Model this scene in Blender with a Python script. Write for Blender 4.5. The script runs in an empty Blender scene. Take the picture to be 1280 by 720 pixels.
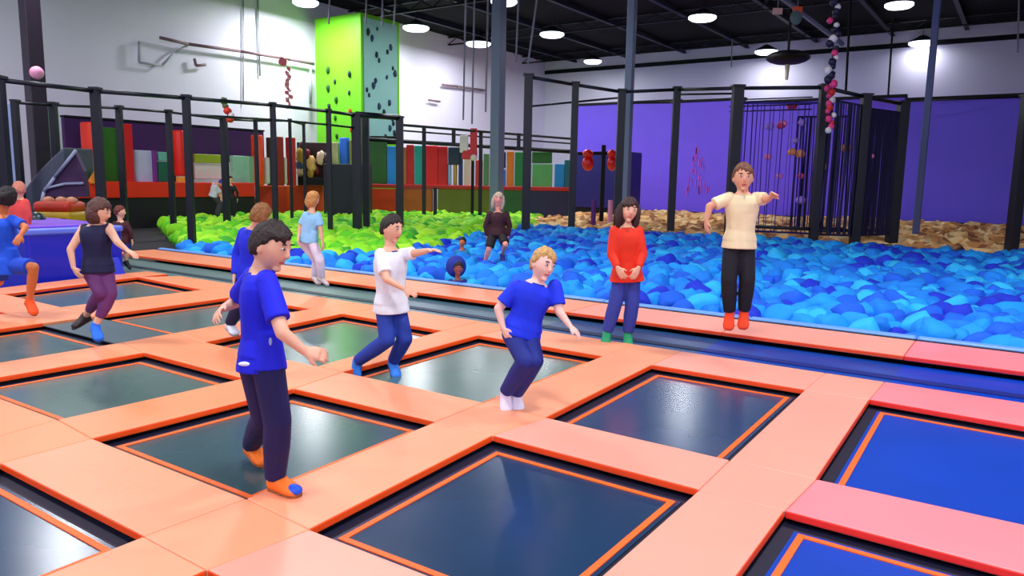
import bpy, math, random
from mathutils import Vector as V3, Matrix, noise
random.seed(7)
C = bpy.context.scene.collection
PI = math.pi
# ------------------------------------------------------------------ camera
H = 1.7
FPX = 935.2
PITCH, ROLL, YAW = math.radians(8.261), math.radians(1.017), math.radians(34.32)
CP, SP, CR, SR = math.cos(PITCH), math.sin(PITCH), math.cos(ROLL), math.sin(ROLL)
FW = V3((-math.sin(YAW), math.cos(YAW), 0)); RT = V3((math.cos(YAW), math.sin(YAW), 0)); UP = V3((0, 0, 1))
def ray(px, py):
    dx, dy = px - 640, py - 360
    x = CR * dx + SR * dy; y = -SR * dx + CR * dy
    return RT * x + FW * (FPX * CP - y * SP) + UP * (-FPX * SP - y * CP)
CAM = V3((0, 0, H))
def atD(px, py, d):
    r = ray(px, py); return CAM + r * (d / r.dot(FW))
def atZ(px, py, z=0.0):
    r = ray(px, py); return CAM + r * ((z - H) / r.z)
def atX(px, py, X):
    r = ray(px, py); return CAM + r * (X / r.x)
def atY(px, py, Y):
    r = ray(px, py); return CAM + r * (Y / r.y)
cam = bpy.data.cameras.new('camera'); cam.sensor_width = 36; cam.lens = FPX / 1280 * 36; cam.clip_end = 200
co = bpy.data.objects.new('camera', cam); C.objects.link(co)
co.matrix_world = Matrix.Translation(CAM) @ Matrix.Rotation(YAW, 4, 'Z') @ Matrix.Rotation(PI / 2 - PITCH, 4, 'X') @ Matrix.Rotation(ROLL, 4, 'Z')
bpy.context.scene.camera = co
vs = bpy.context.scene.view_settings
vs.view_transform = 'Standard'; vs.look = 'None'; vs.gamma = 1; vs.use_curve_mapping = False; vs.exposure = 0.5
bpy.context.scene.display_settings.display_device = 'sRGB'

# ------------------------------------------------------------------ materials
def lin(c): return tuple((x / 255 / 12.92 if x / 255 <= .04045 else ((x / 255 + .055) / 1.055) ** 2.4) for x in c)
MATS = {}
def mat(name, rgb, rough=.6, metal=0., spec=.5, emit=None, es=0, vary=0., vscale=6., bump=0., bscale=30., coat=0., sheen=0., alpha=1.):
    if name in MATS: return MATS[name]
    m = bpy.data.materials.new(name); m.use_nodes = True; nt = m.node_tree; b = nt.nodes['Principled BSDF']
    c = lin(rgb); b.inputs['Base Color'].default_value = (*c, 1)
    b.inputs['Roughness'].default_value = rough; b.inputs['Metallic'].default_value = metal
    b.inputs['Specular IOR Level'].default_value = spec; b.inputs['Coat Weight'].default_value = coat
    b.inputs['Sheen Weight'].default_value = sheen; b.inputs['Alpha'].default_value = alpha
    if emit:
        b.inputs['Emission Color'].default_value = (*lin(emit), 1); b.inputs['Emission Strength'].default_value = es
    tc = None
    def coord():
        t = nt.nodes.new('ShaderNodeTexCoord'); return t.outputs['Object']
    if vary:
        tc = coord(); n = nt.nodes.new('ShaderNodeTexNoise'); n.inputs['Scale'].default_value = vscale; n.inputs['Detail'].default_value = 4
        nt.links.new(tc, n.inputs['Vector'])
        r = nt.nodes.new('ShaderNodeValToRGB'); r.color_ramp.elements[0].position = .3; r.color_ramp.elements[1].position = .7
        r.color_ramp.elements[0].color = (*[max(0, x * (1 - vary)) for x in c], 1)
        r.color_ramp.elements[1].color = (*[min(1, x * (1 + vary * .6) + .0) for x in c], 1)
        nt.links.new(n.outputs['Fac'], r.inputs['Fac']); nt.links.new(r.outputs['Color'], b.inputs['Base Color'])
    if bump:
        tc = tc or coord(); n2 = nt.nodes.new('ShaderNodeTexNoise'); n2.inputs['Scale'].default_value = bscale; n2.inputs['Detail'].default_value = 3
        nt.links.new(tc, n2.inputs['Vector']); bp = nt.nodes.new('ShaderNodeBump'); bp.inputs['Strength'].default_value = bump; bp.inputs['Distance'].default_value = .02
        nt.links.new(n2.outputs['Fac'], bp.inputs['Height']); nt.links.new(bp.outputs['Normal'], b.inputs['Normal'])
    MATS[name] = m
    return m

# ------------------------------------------------------------------ mesh builder
class M:
    def __init__(s): s.v = []; s.f = []; s.mi = []
    def add(s, vs, fs, mi=0):
        b = len(s.v); s.v += [tuple(v) for v in vs]; s.f += [tuple(b + i for i in f) for f in fs]; s.mi += [mi] * len(fs); return s
    def box(s, c, d, axes=None, mi=0):
        c = V3(c); X, Y, Z = axes or (V3((1, 0, 0)), V3((0, 1, 0)), V3((0, 0, 1)))
        h = [x / 2 for x in d]
        vs = [c + X * (i * h[0]) + Y * (j * h[1]) + Z * (k * h[2]) for k in (-1, 1) for j in (-1, 1) for i in (-1, 1)]
        return s.add(vs, [(0, 2, 3, 1), (4, 5, 7, 6), (0, 1, 5, 4), (2, 6, 7, 3), (0, 4, 6, 2), (1, 3, 7, 5)], mi)
    def bb(s, x0, x1, y0, y1, z0, z1, mi=0):
        return s.box(((x0 + x1) / 2, (y0 + y1) / 2, (z0 + z1) / 2), (abs(x1 - x0), abs(y1 - y0), abs(z1 - z0)), mi=mi)
    def loft(s, rings, mi=0, cap=True):
        n = len(rings[0]); b = len(s.v); vs = [p for r in rings for p in r]; fs = []
        for i in range(len(rings) - 1):
            for k in range(n):
                a = i * n + k; c = i * n + (k + 1) % n; fs.append((a, c, c + n, a + n))
        if cap:
            fs.append(tuple(range(n - 1, -1, -1))); fs.append(tuple((len(rings) - 1) * n + k for k in range(n)))
        return s.add(vs, fs, mi)
    def tube(s, p0, p1, r0, r1=None, n=10, mi=0):
        p0, p1 = V3(p0), V3(p1); r1 = r0 if r1 is None else r1
        d = (p1 - p0)
        if d.length < 1e-6: return s
        d.normalize(); a = d.orthogonal().normalized(); b = d.cross(a)
        ring = lambda p, r: [p + (a * math.cos(t) + b * math.sin(t)) * r for t in [2 * PI * k / n for k in range(n)]]
        return s.loft([ring(p0, r0), ring(p1, r1)], mi)
    def path(s, pts, r, n=8, mi=0):
        for a, b in zip(pts, pts[1:]): s.tube(a, b, r, n=n, mi=mi)
        return s
    def ball(s, c, r, axes=None, nu=16, nv=10, fn=None, mi=0):
        c = V3(c); X, Y, Z = axes or (V3((1, 0, 0)), V3((0, 1, 0)), V3((0, 0, 1)))
        if not hasattr(r, '__len__'): r = (r, r, r)
        vs = []; fs = []
        for j in range(1, nv):
            ph = PI * j / nv
            for i in range(nu):
                th = 2 * PI * i / nu; d = (math.sin(ph) * math.cos(th), math.sin(ph) * math.sin(th), math.cos(ph))
                k = fn(d) if fn else (1, 1, 1)
                if not hasattr(k, '__len__'): k = (k, k, k)
                vs.append(c + X * (d[0] * r[0] * k[0]) + Y * (d[1] * r[1] * k[1]) + Z * (d[2] * r[2] * k[2]))
        for z in (1, -1):
            k = fn((0, 0, z)) if fn else (1, 1, 1)
            if not hasattr(k, '__len__'): k = (k, k, k)
            vs.append(c + Z * (z * r[2] * k[2]))
        t, bt = len(vs) - 2, len(vs) - 1
        for j in range(nv - 2):
            for i in range(nu):
                a = j * nu + i; b = j * nu + (i + 1) % nu; fs.append((a, a + nu, b + nu, b))
        for i in range(nu):
            fs.append((t, i, (i + 1) % nu)); a = (nv - 2) * nu; fs.append((bt, a + (i + 1) % nu, a + i))
        return s.add(vs, fs, mi)
    def prism(s, poly, z0, z1, mi=0, side=None):
        n = len(poly); side = mi if side is None else side
        area = sum(poly[i][0] * poly[(i + 1) % n][1] - poly[(i + 1) % n][0] * poly[i][1] for i in range(n))
        if area < 0: poly = poly[::-1]
        vs = [(p[0], p[1], z0) for p in poly] + [(p[0], p[1], z1) for p in poly]; b = len(s.v)
        s.add(vs, [tuple(range(n - 1, -1, -1)), tuple(range(n, 2 * n))], mi)
        s.f += [(b + i, b + (i + 1) % n, b + (i + 1) % n + n, b + i + n) for i in range(n)]; s.mi += [side] * n
        return s
    def build(s, name, mats, parent=None, smooth=False, bevel=0, remesh=0, sm_iter=2, auto=False):
        me = bpy.data.meshes.new(name); me.from_pydata(s.v, [], s.f)
        if not isinstance(mats, (list, tuple)): mats = [mats]
        for m in mats: me.materials.append(m)
        if len(mats) > 1: me.polygons.foreach_set('material_index', s.mi)
        if smooth: me.polygons.foreach_set('use_smooth', [True] * len(s.f))
        me.update()
        o = bpy.data.objects.new(name, me); C.objects.link(o)
        if parent: o.parent = parent; o.matrix_parent_inverse = parent.matrix_basis.inverted()
        if bevel:
            b = o.modifiers.new('bevel', 'BEVEL'); b.width = bevel; b.segments = 3; b.limit_method = 'ANGLE'; b.harden_normals = False
        if remesh:
            r = o.modifiers.new('remesh', 'REMESH'); r.mode = 'VOXEL'; r.voxel_size = remesh; r.use_smooth_shade = True
            if sm_iter:
                q = o.modifiers.new('smooth', 'SMOOTH'); q.factor = .5; q.iterations = sm_iter
        return o
def tag(o, label, cat, group=None, kind=None):
    o['label'] = label; o['category'] = cat
    if group: o['group'] = group
    if kind: o['kind'] = kind
    return o
def struct(o): o['kind'] = 'structure'; return o
def empty(name, loc, label=None, cat=None, group=None):
    o = bpy.data.objects.new(name, None); C.objects.link(o); o.location = loc; o.empty_display_size = .1
    if label: tag(o, label, cat, group)
    return o
def orect(a, b, c, d, off):   # inset of a convex quad
    P = [V3((p[0], p[1])) for p in (a, b, c, d)]; cx = sum(P, V3((0, 0))) / 4; out = []
    for i in range(4):
        p, q, r = P[i - 1], P[i], P[(i + 1) % 4]
        e1 = (q - p).normalized(); e2 = (r - q).normalized()
        n1 = V3((-e1.y, e1.x)); n2 = V3((-e2.y, e2.x))
        if n1.dot(cx - q) < 0: n1 = -n1
        if n2.dot(cx - q) < 0: n2 = -n2
        k = (n1 + n2); k = k / max(.3, (1 + n1.dot(n2)))
        out.append(q + k * off)
    return out

# ------------------------------------------------------------------ setting: hall shell
FZ = -.26
WX, WY, CZ = -29.5, 47.0, 9.9
m_wall = mat('wall_paint', (238, 232, 252), .75, vary=.05, vscale=.25)
m_black = mat('ceiling_black', (5, 6, 10), .9, spec=.2)
m_floor = mat('hall_floor', (34, 34, 44), .7, vary=.2, vscale=1.5)
struct(M().bb(WX - .3, 13, -9, WY + .3, FZ - .2, FZ).build('floor', m_floor))
struct(M().bb(WX - .3, 13, -9, WY + .3, CZ + .2, CZ + .4).build('ceiling', m_black))
struct(M().bb(WX - .3, WX, -9, WY + .3, FZ - .2, CZ + .2).build('wall_left', m_wall))
struct(M().bb(WX, 13, WY, WY + .3, FZ - .2, CZ + .2).build('wall_back', m_wall))
struct(M().bb(13, 13.3, -9, WY + .3, FZ - .2, CZ + .2).build('wall_right', m_wall))
struct(M().bb(WX, 13, -9.3, -9, FZ - .2, CZ + .2).build('wall_front', m_wall))
m_steel = mat('dark_steel', (26, 32, 50), .6, .2)
m_steel2 = mat('black_steel', (9, 10, 20), .6, .1, spec=.3)
m_grey = mat('grey_column_paint', (120, 132, 160), .45, .2)
n = 0
def trim(mesh, m):
    global n; n += 1; return struct(mesh.build('trim_%d' % n, m))
for y in (4, 12, 20, 28, 36, 44):      # girders across the hall
    g = M(); g.bb(WX, 13, y - .08, y + .08, 9.55, 9.62); g.bb(WX, 13, y - .08, y + .08, 9.98, 10.05)
    x = WX
    while x < 12.5:
        g.tube((x, y, 9.6), (x + .7, y, 10.0), .03, n=4); g.tube((x + .7, y, 10.0), (x + 1.4, y, 9.6), .03, n=4); x += 1.4
    trim(g, m_steel2)
for x in (-27, -23, -19, -15, -11, -7, -3.5, 0):    # long beams
    g = M(); g.bb(x - .1, x + .1, 0, WY, 9.85, 9.9); g.bb(x - .02, x + .02, 0, WY, 9.88, 10.1); trim(g, m_steel)
trim(M().tube((-9.4, 8, 9.5), (-9.4, 46, 9.5), .12, n=10), mat('duct_grey', (92, 104, 140), .5))
trim(M().bb(WX, 13, WY - .12, WY, 9.2, 9.45), m_steel2)
# columns of the hall
def column(px, py0, X=None, d=None, w=.3, m=m_grey, foot=None):
    p = atD(px, py0, d)
    g = M(); g.bb(p.x - w / 2, p.x + w / 2, p.y - w / 2, p.y + w / 2, FZ, 9.9)
    g.bb(p.x - w * .9, p.x + w * .9, p.y - w * .9, p.y + w * .9, FZ, FZ + .06)
    o = g.build('building_column', m, bevel=.02); return o
tag(column(622, 150, d=30, w=.42), 'thick grey steel column rising behind the foam pit', 'column')
tag(column(785, 150, d=27, w=.26), 'slim grey column beside the black cage corner post', 'column')
tag(column(1158, 150, d=26, w=.21, m=mat('blue_grey_paint', (78, 92, 150), .45)), 'slim blue grey column in front of the far purple padding', 'column')
tag(column(47, 150, d=21, w=.40, m=mat('maroon_navy_paint', (34, 18, 40), .5)), 'dark maroon column at the edge of the play area', 'column')

# ------------------------------------------------------------------ court grid
YS = [9.39, 8.36, 7.13, 6.39, 4.49, 3.87, 2.32, 1.77, .05, -.5]
XS = [-11.61, -9.98, -9.05, -7.45, -6.92, -5.31, -4.82, -3.28, -2.77, -1.38, -.89, .62]
MEAS = {(3,0):(172,346),(3,1):(253,362),(3,3):(387,386),(3,4):(428,392),(3,6):(598,419),(3,7):(753,445),(3,8):(815,456),(3,9):(1006,487),(3,10):(1087,499),
(4,4):(257,428),(4,5):(398,458),(4,6):(428,465),(4,7):(605,503),(4,8):(683,522),(4,9):(912,575),(4,10):(1021,599),
(5,3):(152,428),(5,4):(180,441),(5,5):(303,473),(5,6):(367,486),(5,7):(544,527),(5,8):(616,544),(5,9):(874,612),(5,10):(981,638),
(6,5):(72,524),(6,6):(115,548),(6,7):(308,623),(6,8):(387,662),(7,6):(0,579),(7,7):(179,670),(7,8):(258,712)}
def N(i, j):
    g = V3((XS[j], YS[i], 0))
    if (i, j) in MEAS:
        w = atZ(*MEAS[i, j]); return g * .08 + w * .92
    return g
def pad_mats(k):  # pads turn pinker along X: coloured light put into the vinyl colours
    top = [(244, 146, 98), (246, 154, 116), (248, 158, 138), (250, 136, 144)][k]
    side = [(255, 84, 14), (255, 84, 18), (255, 80, 30), (255, 52, 42)][k]
    return [mat('pad_vinyl_%d' % k, top, .42, vary=.05, vscale=1.2, bump=.2, bscale=6), mat('pad_edge_%d' % k, side, .4)]
def pad_k(x): return 0 if x < -5 else 1 if x < -2.6 else 2 if x < -1.0 else 3
PAD_T, PAD_B = 0.0, -.045
def pad(poly, label, k=None, mats=None, t=PAD_T, open_=(0, 1, 2, 3)):
    cx = sum(p[0] for p in poly) / len(poly)
    P = orect(*[V3((p[0], p[1])) for p in poly], .0012)
    ok = [q in open_ for q in range(4)]
    area = sum(P[i].x * P[(i + 1) % 4].y - P[(i + 1) % 4].x * P[i].y for i in range(4))
    if area < 0: P = P[::-1]; ok = [ok[2], ok[1], ok[0], ok[3]]
    g = M().prism([(p.x, p.y) for p in P], PAD_B, t)
    g.mi = [0, 0] + [1 if q else 0 for q in ok]
    o = g.build('safety_pad', mats or pad_mats(pad_k(cx) if k is None else k), bevel=.009)
    return tag(o, label, 'padding')
colname = {0: 'sixth', 2: 'fifth', 4: 'fourth', 6: 'third', 8: 'second', 10: 'first'}
rown = {3: 'runway row', 5: 'middle row', 7: 'front row'}
def bed(poly, label, m, cat='trampoline', frame=True, border=True, rows=True):
    c = sum((V3((p[0], p[1], 0)) for p in poly), V3((0, 0, 0))) / 4
    t = empty('trampoline', (c.x, c.y, FZ), label, cat)
    P = [V3((p[0], p[1])) for p in poly]
    big = orect(*P, -.13)
    f = M()
    for i in range(4):
        a, b = big[i], big[(i + 1) % 4]; f.tube((a.x, a.y, -.10), (b.x, b.y, -.10), .03, n=8)
        f.tube((a.x, a.y, -.10), (a.x, a.y, FZ), .025, n=6)
    f.build('steel_frame', m_steel2, t, smooth=True)
    z = -.072
    inn = orect(*P, .02)
    M().prism([(p.x, p.y) for p in orect(*P, -.05)], z - .012, z, 0).build('spring_skirt', mat('navy_webbing', (14, 18, 46), .55), t)
    mm = M().prism([(p.x, p.y) for p in orect(*P, .07)], z, z + .006).build('jumping_bed', m, t)
    if border:
        o1, i1 = orect(*P, .095), orect(*P, .13)
        b = M()
        for i in range(4):
            j = (i + 1) % 4
            q = [o1[i], o1[j], i1[j], i1[i]]
            b.add([(p.x, p.y, z + .006) for p in q] + [(p.x, p.y, z + .012) for p in q], [(3, 2, 1, 0), (4, 5, 6, 7), (0, 1, 5, 4), (1, 2, 6, 5), (2, 3, 7, 6), (3, 0, 4, 7)])
        b.build('border_stripe', mat('orange_webbing', (255, 104, 30), .5), t)
    return t
def bedmat(name, rgb, rough=.26, spec=.6):
    m = mat(name, rgb, rough, spec=spec, vary=.10, vscale=1.3); return m
B_SL = bedmat('bed_slate', (76, 104, 100), .23, .6); B_NV = bedmat('bed_navy', (30, 58, 92), .23, .6); B_RB = bedmat('bed_royal', (0, 60, 172), .5, .25); B_MI = bedmat('bed_mid', (46, 70, 108), .22, .6)  # greenish and blue reflected light is put into these bed colours by column
BL = {(3,0): 'sage grey trampoline in the far corner by the blue foam box',
(3,2): 'grey green trampoline with its rim beside the feet of the tank top child',
(3,4): 'grey green trampoline just beyond the front boy, with an orange border',
(3,6): 'slate trampoline between the white shirted child and the blond child',
(3,8): 'dark trampoline with pale reflections beyond the big centre one',
(3,10): 'royal blue trampoline next to the long runway',
(5,2): 'slate trampoline cut by the photo edge below the running child in blue',
(5,4): 'slate trampoline at front of the tank top child, one shadow across it',
(5,6): 'slate trampoline under the boy with orange and blue shoes',
(5,8): 'large navy trampoline front and centre with a dark reflection',
(5,10): 'royal blue trampoline in the lower corner, beyond the salmon pad',
(7,6): 'dark teal trampoline in the lower corner below the front boy',
(7,8): 'sliver of trampoline at the bottom edge of the photo'}
for i in (3, 5, 7):
    for j in (0, 2, 4, 6, 8, 10):
        if (i, j) not in BL and not (i == 5 and j == 0): continue
        poly = [N(i, j), N(i, j + 1), N(i + 1, j + 1), N(i + 1, j)]
        m = B_SL if j < 6 else B_RB if j == 10 else {(3,6): B_SL, (3,8): B_MI, (5,6): bedmat('bed_teal', (56, 84, 92), .23, .6), (5,8): B_NV, (7,6): B_NV, (7,8): B_NV}[i, j]
        bed([(p.x, p.y) for p in poly], BL.get((i, j), 'slate trampoline past the running child in blue'), m)
# pads: strips along X between rows, split at each column; strips along Y between columns
stripes = [(2, 3, 'between runway and first trampolines'), (4, 5, 'between the two rows of trampolines'), (6, 7, 'on near side of middle row')]
TEALPAD = [mat('slate_pad', (62, 84, 92), .4), mat('slate_pad_edge', (40, 54, 70), .5)]
who = {0: 'near the blue foam box', 2: 'near the tank top child', 4: 'behind the boy in orange shoes', 6: 'around the white shirted child', 8: 'around the blond jumping child', 10: 'on the pink side of the court'}
for a, b, nm in stripes:
    edge = {}
    pts = [(-12.3, None)]
    for j in range(0, 12, 2):
        if b == 7 and j < 4: continue
        near, far = (N(b, j), N(b, j + 1)), (N(a, j), N(a, j + 1))
        seg = [far[0], far[1], near[1], near[0]]
        if a == 4 and j == 2:
            pad([(p.x, p.y) for p in seg], 'slate grey frame pad between two green trampolines near the tank top child', mats=TEALPAD, t=-.03)
        else:
            pad([(p.x, p.y) for p in seg], 'orange pad %s, %s' % (nm, who[j]), open_=(0, 2))
        if j + 2 < 12:
            seg = [far[1], N(a, j + 2), N(b, j + 2), near[1]]
            pad([(p.x, p.y) for p in seg], 'square orange pad %s, %s' % (nm.replace('on near side of middle row', 'at near crossing').replace('between the two rows of trampolines', 'at an inner crossing').replace('between runway and first trampolines', 'at the runway').replace('on the near side of middle row', 'at the near crossing'), who[j]), open_=())
for i in (3, 5, 7):
    for j in range(1, 10, 2):
        if i == 7 and j < 5: continue
        q = [N(i, j), N(i, j + 1), N(i + 1, j + 1), N(i + 1, j)]
        pad([(p.x, p.y) for p in q], 'orange cross strip in the %s, %s' % (rown[i], who[j - 1]), open_=(1, 3))
for i in (3, 4, 5):
    a, b = N(i, 0), N(i + 1, 0)
    pad([(a.x - .62, a.y), (a.x, a.y), (b.x, b.y), (b.x - .62, b.y)], 'orange edge pad by the blue foam box, piece %s' % ['at the far corner', 'in the middle', 'at the near end'][i - 3])
a, b = N(3, 0), N(2, 0)
pad([(a.x - .62, b.y), (a.x, b.y), (a.x, a.y), (a.x - .62, a.y)], 'square orange corner pad where the blue foam box meets the runway')
for i in (3, 5):
    a, b = N(i, 11), N(i + 1, 11)
    pad([(a.x, a.y), (a.x + 3.2, a.y), (b.x + 3.2, b.y), (b.x, b.y)], 'salmon edge pad beyond the royal blue trampoline, %s' % ('far one' if i == 3 else 'near one'))
# the long runway and the pad behind it
rx = [-16.1, -11.61, -7.45, -4.82, -2.77, -.89, 4.2]
rcol = [(92, 126, 124), (84, 120, 124), (64, 104, 122), (36, 76, 126), (14, 66, 160), (0, 64, 186)]  # slate to blue steps paint the bluish light into the section colours
rl = ['beside the blue foam box', 'behind the child in the tank top', 'behind the white shirted child', 'behind the blond child', 'under the girl and the teen in beige', 'at the blue end']
for k in range(6):
    x0, x1 = rx[k], rx[k + 1]; c = (x0 + x1) / 2
    t = empty('runway_trampoline', (c, 7.74, FZ), 'long runway trampoline section ' + rl[k], 'trampoline')
    m = bedmat('runway_bed_%d' % k, rcol[k], .36, .4)
    M().bb(x0, x1, 7.78, 8.40, -.105, -.095).build('jumping_bed', m, t)
    M().bb(x0, x1, 7.10, 7.64, -.105, -.095).build('jumping_bed', m, t)
    M().bb(x0, x1, 7.64, 7.78, -.10, -.085).build('seam_strip', mat('runway_seam_%d' % (k // 2), [(24, 44, 60), (18, 36, 72), (6, 30, 120)][k // 2], .5), t)
    f = M(); f.tube((x0, 8.4, -.14), (x1, 8.4, -.14), .03); f.tube((x0, 7.1, -.14), (x1, 7.1, -.14), .03)
    for x in (x0 + .1, x1 - .1):
        for y in (7.1, 8.4): f.tube((x, y, -.14), (x, y, FZ), .025, n=6)
    f.build('steel_frame', m_steel2, t)
    pad([(x0, 9.30), (x1, 9.30), (x1, 8.36), (x0, 8.36)], 'long pad between runway and foam pit, ' + rl[k], k=[0, 0, 1, 2, 2, 3][k])
    # padded lip of the pit
    p = M(); p.bb(x0, x1, 9.30, 9.36, FZ, .005, 0)
    q = M(); q.bb(x0 + .004, x1 - .004, 9.36, 9.50, FZ, .03)
    lip = tag(p.build('pit_edge_wall', mat('navy_edge', (10, 14, 40), .5)), 'navy padded edge of the foam pit, ' + rl[k], 'padding')
    q.build('light_blue_roll', mat('lip_blue', (110, 160, 235), .4), lip, bevel=.03)
    a = pad([(x0, 7.10), (x1, 7.10), (x1, 6.9), (x0, 6.9)], 'x') if False else None
# ------------------------------------------------------------------ blue foam box by the court
t = empty('foam_box', (-13.6, 6.2, FZ), 'large royal blue foam box with a purple top beside the trampolines', 'foam box')
e0, e1 = atZ(24, 352, 0), atZ(130, 352, 0)
bx = M().bb(-16.6, -12.75, 5.3, 6.8, FZ, .74).build('padded_body', mat('royal_vinyl', (4, 24, 190), .45, coat=.2), t, bevel=.05)
M().bb(-16.62, -12.73, 5.28, 6.82, .70, .80).build('pale_rim', mat('rim_blue', (96, 120, 235), .4), t, bevel=.03)
M().bb(-16.5, -12.9, 5.4, 6.7, .78, .84).build('purple_top', mat('purple_vinyl', (120, 60, 200), .5), t, bevel=.03)
w = M(); w.add([(-12.70, 6.1, FZ), (-12.35, 6.1, FZ), (-12.70, 6.1, .28), (-12.70, 6.7, FZ), (-12.35, 6.7, FZ), (-12.70, 6.7, .28)], [(0, 1, 2), (5, 4, 3), (0, 3, 4, 1), (1, 4, 5, 2), (2, 5, 3, 0)])
tag(w.build('foam_wedge', mat('royal_vinyl', (4, 24, 190)), bevel=.02), 'small blue foam wedge against the big blue foam box', 'foam wedge')

# ------------------------------------------------------------------ foam pits
def foam_variants(nm, s, k=6):
    out = []
    for q in range(k):
        g = M(); r = random.Random(q * 7 + 1); off = V3((r.random() * 9, r.random() * 9, r.random() * 9))
        n = 5; idx = {}; vs = []; fs = []
        sc = (r.uniform(.85, 1.15), r.uniform(.8, 1.1), r.uniform(.75, 1.0))
        def vid(p):
            key = tuple(p)
            if key not in idx:
                c = V3([(x / n) * 2 - 1 for x in p]); sp = c.normalized() * 1.12
                d = c.lerp(sp, .72); d = d * (1 + .26 * noise.noise(c * .9 + off))
                idx[key] = len(vs); vs.append(V3((d.x * sc[0], d.y * sc[1], d.z * sc[2])) * (s / 2))
            return idx[key]
        for ax in range(3):
            for side in (0, n):
                for a in range(n):
                    for b in range(n):
                        c = []
                        for da, db in ((0, 0), (1, 0), (1, 1), (0, 1)):
                            p = [0, 0, 0]; p[ax] = side; p[(ax + 1) % 3] = a + da; p[(ax + 2) % 3] = b + db; c.append(vid(p))
                        fs.append(c if side else c[::-1])
        out.append((vs, fs))
    return out
def inpoly(x, y, P):
    r = False
    for i in range(len(P)):
        (x1, y1), (x2, y2) = P[i], P[i - 1]
        if (y1 > y) != (y2 > y) and x < (x2 - x1) * (y - y1) / (y2 - y1) + x1: r = not r
    return r
def proj(p):
    d = p - CAM; f = d.dot(FW); u = d.z; r = d.dot(RT)
    F = f * CP - u * SP; U = f * SP + u * CP
    if F <= .1: return None
    x = FPX * r / F; y = -FPX * U / F
    return 640 + CR * x - SR * y, 360 + SR * x + CR * y
def fill(P, step, s, name, label, cat, group, mats, weights, z0, stufflabel, ntop=300):
    var = foam_variants(name, s); proto = {}
    xs = [p[0] for p in P]; ys = [p[1] for p in P]; items = []
    y = min(ys); row = 0
    rr = random.Random(hash(len(P)) % 97 + 3)
    while y < max(ys):
        x = min(xs) + (step / 2 if row % 2 else 0)
        while x < max(xs):
            px, py = x + rr.uniform(-.3, .3) * step, y + rr.uniform(-.3, .3) * step
            if inpoly(px, py, P):
                items.append((px, py, z0 + rr.uniform(-.10, .07), rr.randrange(6), rr.choices(range(len(mats)), weights)[0], rr.uniform(0, 6.28), rr.uniform(-.7, .7), rr.uniform(-.7, .7), rr.uniform(.78, 1.22)))
            x += step
        y += step * .87; row += 1
    def key(it):
        q = proj(V3(it[:3]))
        vis = q and -10 < q[0] < 1290 and -10 < q[1] < 735
        return (not vis, (V3(it[:3]) - CAM).length)
    items.sort(key=key)
    g = M()
    for n_, it in enumerate(items):
        x, y, z, vi, mi, a, b, c, k = it
        R = Matrix.Translation((x, y, z)) @ Matrix.Rotation(a, 4, 'Z') @ Matrix.Rotation(b, 4, 'X') @ Matrix.Rotation(c, 4, 'Y') @ Matrix.Scale(k, 4)
        if n_ < ntop:
            if (vi, mi) not in proto:
                o = M().add(*var[vi]).build(name, mats[mi], smooth=True); proto[vi, mi] = o; tag(o, label[mi] + (' foam block lying in the big foam pit' if name == 'foam_block' else ' foam block lying in the green part of the pit'), cat, label[mi] + ' ' + group)
            else:
                o = proto[vi, mi].copy(); C.objects.link(o)
            o.matrix_world = R
        else:
            g.add([R @ v for v in var[vi][0]], var[vi][1], mi)
    tag(g.build(name + '_fill', mats, smooth=True), stufflabel, 'foam', kind='stuff')
fb = [mat('foam_azure', (0, 124, 228), .8, vary=.12, vscale=4, bump=.3, bscale=20), mat('foam_sky', (6, 148, 238), .8, vary=.1, vscale=4, bump=.3, bscale=20), mat('foam_blue', (0, 92, 218), .8, vary=.12, vscale=4), mat('foam_deep', (6, 44, 196), .8), mat('foam_cyan', (34, 176, 240), .8)]
BLUE = [(-16.1, 9.70), (4.2, 9.70), (4.2, 22.6), (-14.6, 22.6), (-13, 16.5), (-11.3, 12.2), (-11.9, 10.3), (-16.1, 10.3)]
fill(BLUE, .285, .36, 'foam_block', ['azure', 'sky blue', 'medium blue', 'deep royal blue', 'pale cyan'], 'foam block', 'foam blocks in the big pit', fb, [5, 5, 3, 1.6, 2], -.06, 'mass of bright blue foam blocks filling the far pit', 300)
fg = [mat('foam_lime', (140, 226, 22), .8, vary=.15, vscale=4), mat('foam_green', (96, 205, 20), .8), mat('foam_yellow_green', (176, 240, 44), .8), mat('foam_leaf', (60, 170, 40), .8)]
GREEN = [(-16.1, 10.3), (-11.9, 10.3), (-11.3, 12.2), (-13, 16.5), (-14.6, 22.6), (-18.5, 29.3), (-25.9, 24.8), (-25.9, 15.3)]
fill(GREEN, .34, .42, 'green_foam_block', ['lime', 'grass green', 'yellow green', 'dark leaf green'], 'foam block', 'foam blocks in the green pit', fg, [5, 3, 4, 1], -.06, 'mass of lime green foam blocks filling the far pit', 300)
struct(M().prism(BLUE[:4] + BLUE[4:], FZ, FZ + .04).build('pit_floor', mat('pit_blue', (0, 40, 170), .8)))
gf = struct(M().prism(GREEN, FZ, FZ + .05).build('pit_floor', mat('pit_green', (50, 130, 30), .8)))
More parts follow.
